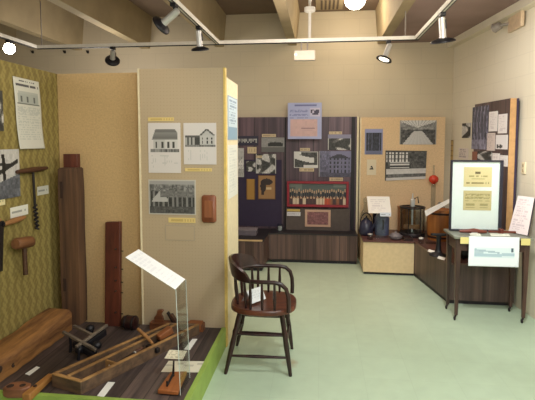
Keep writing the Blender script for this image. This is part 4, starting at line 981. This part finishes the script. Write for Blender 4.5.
def bd(name, q, paint, nx, ny, label, cat, off=.001, group=None):
    def hit(px, py):
        d = FW + RT*((px-267.5)/F) - UP*((py-200+SHIFT)/F)
        t = (1.72+.62-.11-off)/(d.x+.1*d.y); return Vector((d.x*t, d.y*t, EYE+d.z*t))
    x0, y0, x1, y1 = q; a, b, c = hit(x0, y0), hit(x1, y0), hit(x0, y1); b.z = a.z; c = Vector((a.x, a.y, c.z))
    return sheet(name, (a, b, c), paint, nx, ny, .004, label=label, cat=cat, group=group)
def trees(u, v):
    s = smudge(u, v, 10, 41); k = abs((u*5+.4*math.sin(v*4)) % 1-.5)
    if v > .78: return g(.66-.3*s, (.95, .92, 1.05))
    return g(.2+.2*s if k < .27 else .62-.3*s, (.92, .9, 1.06))
bd('photograph', (473, 107.5, 489, 149), trees, 26, 44, 'large photograph of tree trunks at the left of the tall photo board', 'photograph')
PL = lambda k: lines(hx(228, 220, 218), hx(208, 198, 200), 9, .12, .1, .9, .65, k)
bd('paper', (489.5, 112, 498, 131.5), PL(1), 16, 24, 'white typed paper right of the tree photograph, left of the upper pair', 'paper')
bd('paper', (498.8, 114.5, 507.5, 133.5), PL(2), 16, 24, 'white typed paper, right of the upper pair on the tall photo board', 'paper')
bd('paper', (487.5, 133, 495.5, 150.5), lines(hx(206, 190, 184), hx(176, 160, 158), 8, .12, .1, .9, .5, 3), 16, 22, 'pinkish typed paper below the left upper paper', 'paper')
bd('paper', (496.3, 135, 508, 149), lambda u, v: g(.3) if .65 < v < .95 and .1 < u < .6 and h2(int(u*12), int(v*10)) > .4 else hx(224, 218, 218), 20, 18, 'white paper with small dark figures under the right upper paper', 'paper')
bd('photograph', (478, 151, 492, 163), high_contrast(12, 6, 1.0), 20, 16, 'dark photograph below the tree photograph, its base behind the white frame', 'photograph')
bd('brown_card', (472.6, 151.5, 477.4, 164), card_plain(hx(138, 88, 72)), 8, 12, 'red-brown card at the lower left of the tall photo board', 'card')
bd('paper', (492.8, 153, 500, 164), PL(6), 14, 14, 'pale typed paper below the figure paper, left of two', 'paper')
bd('paper', (500.6, 155, 508, 166), PL(7), 14, 14, 'pale typed paper below the figure paper, right of two', 'paper')
# wall-mounted spotlight top right
fx_ = Vector((RX(4.85), 4.85, 2.74))
wl = empty('wall_floodlight', fx_, 'grey wall-mounted floodlight at the top of the right wall', 'light')
GREYF = plain('grey_fitting', hx(150, 140, 132), .5)
MB().box((fx_.x-.03, fx_.y-.28, fx_.z-.09), (fx_.x+.005, fx_.y+.02, fx_.z+.08)).build('box', plain('beige_fitting', hx(206, 180, 150), .5), wl, bevel=.006)
MB().tube([fx_+Vector((-.02, .01, 0)), fx_+Vector((-.06, .03, 0)), fx_+Vector((-.10, .06, -.01))], .014, 10).build('arm', GREYF, wl)
MB().lathe(fx_+Vector((-.08, .05, 0)), [(.02, 0), (.035, .01), (.045, .07), (.048, .08)], 16, axis=(-.5, .75, -.2)).build('lamp_head', GREYF, wl)

# ---------------------------------------------------------------- table at the right
TZ = .76
tb = empty('side_table', (1.5, 4.29, 0), 'narrow dark wooden table with slim legs on casters at the right', 'table')
TABW = wood('table_wood', hx(44, 30, 28), hx(92, 64, 54), 'Z', 18, .35)
TX0, TX1, TY0, TY1 = 1.185, 1.80, 4.14, 4.46
MB().box((TX0-.02, TY0-.02, TZ-.022), (TX1+.02, TY1+.02, TZ)).build('tabletop', plain('grey_green_top', hx(126, 128, 116), .35), tb, bevel=.004)
MB().box((TX0+.04, TY0+.01, TZ-.13), (TX1-.04, TY0+.03, TZ-.022)).box((TX0+.04, TY1-.03, TZ-.13), (TX1-.04, TY1-.01, TZ-.022)).build('apron', TABW, tb)
MB().box((TX0+.01, TY0+.04, TZ-.13), (TX0+.03, TY1-.04, TZ-.022)).box((TX1-.03, TY0+.04, TZ-.13), (TX1-.01, TY1-.04, TZ-.022)).build('side_apron', TABW, tb)
for x, y in ((TX0+.024, TY0+.024), (TX1-.024, TY0+.024), (TX0+.024, TY1-.024), (TX1-.024, TY1-.024)):
    lg = MB().hexa([(x-.013, y-.013, .045), (x+.013, y-.013, .045), (x+.013, y+.013, .045), (x-.013, y+.013, .045), (x-.024, y-.024, TZ-.022), (x+.024, y-.024, TZ-.022), (x+.024, y+.024, TZ-.022), (x-.024, y+.024, TZ-.022)]); lg = lg.build('leg', TABW, tb, bevel=.003)
    MB().tube([(x, y, .06), (x-.004, y-.004, .04), (x-.012, y-.01, .022)], [.011, .010, .008], 8).lathe((x-.022, y-.010, .017), [(.008, 0), (.017, .003), (.017, .013), (.008, .016)], 12, axis=(1, 0, 0)).build('caster', IRON, lg)
YEL = card_plain(hx(226, 212, 138))
yf = TY0-.022
for (x0, x1), lb in (((TX0+.03, TX0+.10), 'yellow tape strip hanging at the left of the white drawing'), ((TX1-.085, TX1-.01), 'yellow tape strip hanging at the right of the white drawing')):
    sheet('yellow_tape', (Vector((x0, yf, TZ-.004)), Vector((x1, yf, TZ-.004)), Vector((x0, yf, TZ-.062))), YEL, 6, 6, .002, label=lb, cat='tape', group='yellow tape on the table front')
def airplane_sketch(u, v):
    pp = hx(238, 244, 250)
    if .38 < v < .7 and .12 < u < .9:
        if abs(v-.44-.18*(u-.12)) < .03 and u < .62: return hx(170, 192, 206)
        if abs(v-.62+.03*u) < .05: return hx(176, 200, 214)
        if .84 < u < .88 and v < .5: return hx(70, 90, 110)
        if u < .3 and .42 < v < .56: return hx(184, 204, 214)
        return hx(222, 236, 242)
    return pp
sheet('sketch_sheet', (Vector((1.285, yf-.003, TZ+.006)), Vector((1.70, yf-.003, TZ+.006)), Vector((1.285, yf-.003, TZ-.255))), airplane_sketch, 44, 30, .002, label='white sheet with a pale blue sketch hanging on the table front', cat='drawing', curl=lambda u, v: .004*math.sin(v*3))
# framed documents
fr = empty('framed_document', (1.42, 4.40, TZ), 'white-mounted frame with two yellowed documents standing on the table', 'frame')
fx0, fx1, fz0, fz1, fy = 1.19, 1.645, TZ+.004, 1.415, 4.375
BLUEK = plain('blue_black_frame', hx(34, 32, 48), .4)
for lo, hi in (((fx0, fz1-.014), (fx1, fz1)), ((fx0, fz0), (fx1, fz0+.014)), ((fx0, fz0+.014), (fx0+.014, fz1-.014)), ((fx1-.026, fz0+.014), (fx1, fz1-.014))):
    MB().box((lo[0], fy-.01, lo[1]), (hi[0], fy+.03, hi[1])).build('frame_rail', BLUEK, fr, bevel=.002)
MB().box((fx0+.01, fy+.01, fz0+.01), (fx1-.02, fy+.02, fz1-.01)).build('mount', plain('white_mount', hx(240, 240, 236), .5, 0, .01), fr); 
def doc1(u, v):
    pp = hx(226, 202, 152); 
    if .22 < v < .36 and abs(u-.5) < .09: return hx(110, 92, 60)
    if .44 < v < .5 and .2 < u < .85: return hx(176, 154, 100) if h2(int(u*26), 2) > .3 else pp
    if .56 < v < .61 and .28 < u < .75: return hx(180, 158, 104)
    if .76 < v < .84 and .08 < u < .92: return hx(150, 128, 80) if h2(int(u*30), 4) > .2 else pp
    return pp
def doc2(u, v):
    pp = hx(210, 186, 138)
    if .1 < v < .55 and .06 < u < .94: return hx(166, 148, 98) if (v*20) % 1 < .55 and h2(int(u*30), int(v*20)) > .25 else pp
    if .6 < v < .9 and (.1 < u < .4 or .58 < u < .88): return hx(168, 150, 100) if (v*20) % 1 < .5 else pp
    return pp
sheet('upper_document', rectY(464, 167, 491.5, 187, fy+.008), doc1, 32, 26, .002, parent=fr, label='yellowed document with a small dark crest')
sheet('lower_document', rectY(463.5, 190.5, 491, 210.5, fy+.008), doc2, 32, 26, .002, parent=fr, label='darker yellowed document with columns of text')
MB().box((fx0+.016, fy-.002, fz0+.016), (fx1-.028, fy+.0, fz1-.016)).build('glazing', clear('picture_glass', hx(250, 253, 253), .02), fr)
# small wooden tools on the tabletop
RBW = wood('red_tool_wood', hx(86, 34, 26), hx(140, 70, 52), 'X', 18, .45)
b = Vector((1.30, 4.25, TZ)); t = empty('wooden_spoke_tool', b, 'red-brown wooden tool with two grips lying at the left of the tabletop', 'tool')
MB().tube([(1.25, 4.27, TZ+.02), (1.31, 4.265, TZ+.022), (1.37, 4.262, TZ+.025), (1.43, 4.262, TZ+.022), (1.48, 4.262, TZ+.02)], [.012, .017, .024, .017, .012], 12).build('stock', RBW, t)
MB().box((1.345, 4.235, TZ+.002), (1.395, 4.255, TZ+.018)).build('cutter', SILVER, t)
b = Vector((1.56, 4.26, TZ)); t = empty('wooden_gauge', b, 'reddish wooden gauge lying at the right of the tabletop', 'tool')
MB().bar((1.50, 4.275, TZ+.021), (1.73, 4.27, TZ+.021), .016, .016).build('stem', RBW, t); MB().box((1.59, 4.245, TZ), (1.62, 4.295, TZ+.05)).build('stock', RBW, t, bevel=.004)
MB().lathe((1.605, 4.27, TZ+.05), [(.006, 0), (.009, .006), (.004, .014)], 10).build('thumb_screw', IRON, t)
for (x, y, w), lb in (((1.36, 4.18, .09), 'white caption card flat on the tabletop in front of the two-grip tool'), ((1.57, 4.185, .16), 'white caption card flat on the tabletop in front of the gauge')):
    sheet('caption_card', (Vector((x-w/2, y+.035, TZ+.012)), Vector((x+w/2, y+.035, TZ+.012)), Vector((x-w/2, y-.01, TZ+.001))), tape_label(hx(226, 226, 214), hx(180, 180, 170)), 14, 5, .002, label=lb, cat='label', group='white caption cards on the tabletop')
# leaning text panel
lp = empty('leaning_text_panel', (1.79, 4.32, TZ), 'tall pinkish text sheet on a dark easel leaning at the right end of the table', 'panel')
qa, qb, qc_, qd = Vector((1.80, 4.42, 1.09)), Vector((1.885, 4.29, 1.09)), Vector((1.705, 4.36, TZ+.006)), Vector((1.80, 4.20, TZ+.006))
sheet('text_sheet', (qa, qb, qc_, qd), lines(hx(230, 216, 216), hx(206, 190, 194), 14, .12, .08, .94, .7, 17), 20, 40, .003, parent=lp)
off = Vector((.008, .01, -.008))
MB().hexa([qc_+off, qd+off, qd+off*2.2, qc_+off*2.2, qa+off, qb+off, qb+off*2.2, qa+off*2.2]).build('backing', NAVY, lp)
MB().hexa([qd+Vector((.0, .06, 0)), qd+Vector((.015, .07, 0)), qd+Vector((.015, .09, 0)), qd+Vector((0, .08, 0)), qb+Vector((-.03, .05, -.05)), qb+Vector((-.02, .055, -.05)), qb+Vector((-.02, .065, -.05)), qb+Vector((-.03, .06, -.05))]).build('strut', NAVY, lp)

# ---------------------------------------------------------------- ceiling tracks and lamps
ZT = 2.6
def trackbar(name, a, b, label):
    t = empty(name, (Vector(a)+Vector(b))/2, label, 'lighting track', 'ceiling lighting tracks')
    MB().bar(a, b, .042, .034).build('channel', TRACKM, t)
    d = (Vector(b)-Vector(a)).normalized(); s = d.cross(Vector((0, 0, 1)))*.013
    for k in (-1, 1): MB().bar(Vector(a)+s*k-Vector((0, 0, .019)), Vector(b)+s*k-Vector((0, 0, .019)), .006, .006).build('conductor_slot', BLACK, t)
    return t
trackbar('light_track', (-3.06, 4.74, ZT), (.95, 4.74, ZT), 'long cream lighting track crossing the room below the beams')
trackbar('light_track', (-3.06, .5, ZT), (-3.06, 4.715, ZT), 'cream lighting track running forward above the wallpapered wall')
trackbar('light_track', (-1.06, .5, ZT), (-1.06, 4.715, ZT), 'cream lighting track running forward above the pegboard')
trackbar('light_track', (.93, .5, ZT), (.93, 4.715, ZT), 'cream lighting track running forward at the right, by the soffit')
for x, y, lb in ((-3.0, 4.74, 'thin suspension rod at the far left track corner'), (.82, 4.74, 'thin suspension rod near the right track corner')):
    t = empty('suspension_rod', (x, y, ZT), lb, 'rod', 'track suspension rods')
    MB().tube([(x, y, ZT+.017), (x, y, ZC)], .006, 8).build('rod', GREYF, t); MB().lathe((x, y, ZC-.012), [(.03, 0), (.03, .012)], 12).build('canopy', GREYF, t)
def track_lamp(name, p, d, label, lit=0., disc=.078, ext=.14, drop=.07, cat='lamp'):
    """spot head under a track at p, pointing along d"""
    p = Vector(p); d = Vector(d).normalized()
    t = empty(name, p, label, cat, 'track spot lamps')
    MB().box((p.x-.02, p.y-.035, p.z-.045), (p.x+.02, p.y+.035, p.z-.018)).build('adapter', BLACK, t, bevel=.003)
    e = p+Vector((0, 0, -drop-.02))
    MB().tube([p+Vector((0, 0, -.04)), e], .009, 8).build('stem', BLACK, t)
    r = d.cross(Vector((0, 0, 1))).normalized()
    MB().tube([e+r*.028-d*.02, e+r*.028+d*.05], .006, 8).tube([e, e+r*.03], .006, 8).build('yoke', BLACK, t)
    s = e-d*.045
    MB().lathe(s, [(.012, 0), (.024, .008), (.026, .03), (.026, ext-.04), (.032, ext-.02)], 18, axis=d).build('barrel', SILVER, t)
    hd = MB().lathe(s+d*(ext-.03), [(.030, 0), (disc*.6, .008), (disc*.92, .018), (disc, .028), (disc, .036), (disc-.008, .037), (.05, .024)], 24, axis=d).build('hood', BLACK, t)
    MB().lathe(s+d*(ext-.0), [(.05, -.006), (.052, .002), (.03, .010), (.001, .013)], 18, axis=d).build('bulb_face', emit('bulb_%.1f' % lit, hx(255, 244, 220), lit) if lit else plain('bulb_glass', hx(176, 170, 160), .2), hd)
    return s+d*(ext+.03)
LS = []
LS.append(track_lamp('track_lamp', (-2.20, 4.74, ZT), (-.38, .70, -.6), 'black-hooded track lamp above the tan board, on the long track'))
LS.append(track_lamp('track_lamp', (-1.06, 3.30, ZT), (-.85, .25, -.55), 'black-hooded track lamp tilted left, nearer of two above the pegboard', ext=.18))
LS.append(track_lamp('track_lamp', (-1.06, 3.98, ZT), (.02, .25, -.95), 'black-hooded track lamp pointing down, farther of two above the pegboard', ext=.17))
LS.append(track_lamp('track_lamp', (.66, 4.74, ZT), (-.30, -.12, -.8), 'track lamp with a lit white rim at the right of the long track', lit=3., ext=.17))
LS.append(track_lamp('track_lamp', (.93, 3.78, ZT), (.12, .2, -.9), 'track lamp with a wide purple-grey hood on the right track', ext=.19, disc=.095))
gp = track_lamp('track_lamp', (-3.06, 4.3, ZT), (.52, -.8, -.28), 'glowing white track lamp at the top left facing the viewer', lit=60., disc=.06)
# emergency unit hung beneath the track with a conduit drop
eb = empty('hanging_unit', (-.16, 4.74, 2.41), 'white box hanging under the long track on a bracket', 'box')
MB().box((-.275, 4.70, 2.40), (-.06, 4.78, 2.50)).build('housing', plain('aged_white', hx(206, 194, 178), .5, 0, .02), eb, bevel=.008)
for x in (-.2, -.14): MB().tube([(x, 4.74, 2.495), (x, 4.74, 2.582)], .008, 8).build('bracket', GREYF, eb)
MB().lathe((-.255, 4.70, 2.455), [(.014, 0), (.014, .012), (.008, .016)], 12, axis=(0, -1, 0)).build('lens', emit('tiny_lens', hx(255, 240, 220), 1.), eb)
cdp = empty('conduit_drop', (-.12, 4.74, ZT), 'white conduit dropping from a round ceiling rose to the long track', 'conduit')
MB().tube([(-.12, 4.76, ZT+.017), (-.12, 4.76, 2.88), (-.12, 4.76, 2.90)], .015, 10).build('pipe', WHITE, cdp)
MB().lathe((-.12, 4.76, 2.88), [(.03, 0), (.055, .012), (.055, .05)], 20).tube([(-.12, 4.76, 2.93), (-.12, 4.76, ZC)], .014, 10).build('rose', WHITE, cdp)
# ceiling vent and lit lamp
vt = at(329, 12, Z=ZC-.01); vt.y = min(vt.y, 5.95)
ve = empty('ceiling_vent', (vt.x, vt.y, ZC-.012), 'slotted ceiling vent left of the bright ceiling lamp', 'vent')
MB().box((vt.x-.17, vt.y-.22, ZC-.012), (vt.x+.17, vt.y+.22, ZC-.001)).build('plate', CONC, ve)
for k in range(5): MB().box((vt.x-.11+k*.05, vt.y-.2, ZC-.0145), (vt.x-.085+k*.05, vt.y+.2, ZC-.0125)).build('slot', plain('vent_slot', hx(92, 76, 64), .8), ve)
lp_ = at(355, 3, Z=3.18)
cl = empty('ceiling_lamp', (lp_.x, lp_.y, ZC), 'bright round glowing lamp on the ceiling at the top of the view', 'lamp')
MB().lathe((lp_.x, lp_.y, ZC-.05), [(.10, 0), (.11, .05)], 24).build('base', WHITE, cl)
MB().lathe((lp_.x, lp_.y, ZC-.19), [(.001, 0), (.06, .01), (.105, .05), (.12, .1), (.105, .14)], 24).build('globe', emit('lamp_globe', hx(255, 242, 214), 22.), cl)
for px, py in ((33, 52), (65, 52), (88, 52)):
    p = at(px, py, Y=YB-.001); t = empty('wall_hook', p, {33: 'tiny dark hook on the back wall above the alcove, leftmost of three', 65: 'tiny dark hook on the back wall above the alcove, middle of three', 88: 'tiny dark hook on the back wall above the alcove, nearest the track lamp'}[px], 'hook', 'wall hooks above the alcove')
    MB().box((p.x-.014, YB-.01, p.z-.02), (p.x+.014, YB+.001, p.z+.02)).build('plate', IRON, t); MB().tube([(p.x, YB-.008, p.z), (p.x, YB-.04, p.z-.01), (p.x, YB-.05, p.z+.015)], .006, 8).build('prong', IRON, t)

# ---------------------------------------------------------------- light
def area(name, loc, size, power, colr, rot=(0, 0, 0), sy=None):
    d = bpy.data.lights.new(name, 'AREA'); d.energy = power; d.color = colr; d.size = size
    if sy: d.shape = 'RECTANGLE'; d.size_y = sy
    o = bpy.data.objects.new(name, d); col.objects.link(o); o.location = loc; o.rotation_euler = rot; return o
def spot(name, loc, to, power, ang, colr=(1, .86, .66), blend=.7, rad=.04):
    d = bpy.data.lights.new(name, 'SPOT'); d.energy = power; d.color = colr; d.spot_size = math.radians(ang); d.spot_blend = blend; d.shadow_soft_size = rad
    o = bpy.data.objects.new(name, d); col.objects.link(o); o.location = loc
    o.rotation_euler = (Vector(to)-Vector(loc)).to_track_quat('-Z', 'Y').to_euler(); return o
WARM = (1, .84, .62)
def omni(name, loc, power, colr, rad=.25):
    d = bpy.data.lights.new(name, 'POINT'); d.energy = power; d.color = colr; d.shadow_soft_size = rad
    o = bpy.data.objects.new(name, d); col.objects.link(o); o.location = loc; return o
NEUT = (1, .95, .88)
area('fill_room', (1.0, -.3, 2.7), 1.6, 90, (.95, 1, .97), (math.radians(25), 0, 0), 2.0)  # general fill added behind the viewer, no fixture modelled
area('fill_room_mid', (.9, 2.2, 2.75), .7, 46, (.95, 1, .95))  # second added fill, lifts the middle of the room
omni('fill_left', (-2.9, 1.6, 2.4), 22, NEUT)
omni('fill_centre', (-.2, .6, 2.2), 40, NEUT, .4)
omni('fill_behind_partition', (-2.6, 5.2, 2.25), 26, NEUT)
omni('fill_back', (-.1, 4.1, 2.35), 24, (1, .86, .78), .3)
omni('lamp_globe_light', (lp_.x, lp_.y, ZC-.34), 8, (1, .84, .64), .12)
spot('fill_far_floor', (.0, 4.9, 2.7), (-.1, 4.95, 0), 80, 72, (1, .68, .52), 1., .1)  # added warm spot without a fixture, tints the far floor
spot('spot_tan', (-1.2, 2.0, 2.55), (-1.75, 3.5, 1.6), 18, 75)
spot('spot_wallpaper', (-1.06, 2.2, 2.5), (-2.07, 2.7, 1.2), 12, 80)
spot('spot_end', (.9, 3.2, 2.5), (-.7, 3.7, 1.5), 44, 40, (1, .93, .82))
spot('spot_corner', LS[3], (.55, 5.8, .6), 10, 90)
spot('spot_table', (.93, 2.6, 2.5), (1.6, 4.2, .8), 85, 60, (.98, 1, .98))
spot('spot_right_wall', (.95, 3.3, 2.4), (2.0, 4.1, 2.0), 75, 85, (1, .95, .88))
spot('spot_shadow', (.95, 2.8, 2.50), (.42, 6.3, 2.45), 34, 28, WARM, .8, .03)
w = bpy.data.worlds.new('room_ambient'); bpy.context.scene.world = w; w.use_nodes = True
w.node_tree.nodes['Background'].inputs['Color'].default_value = (1, .9, .78, 1); w.node_tree.nodes['Background'].inputs['Strength'].default_value = .22

# ---------------------------------------------------------------- camera
cam = bpy.data.cameras.new('camera'); co = bpy.data.objects.new('camera', cam); col.objects.link(co)
co.location = (0, 0, EYE); co.rotation_euler = (PI/2-PITCH, 0, YAW)
cam.sensor_fit = 'HORIZONTAL'; cam.sensor_width = 36; cam.lens = F/535*36; cam.shift_y = -SHIFT/535; cam.clip_start = .02
sc = bpy.context.scene; sc.camera = co
sc.view_settings.view_transform = 'Standard'; sc.view_settings.look = 'None'; sc.view_settings.exposure = 0.
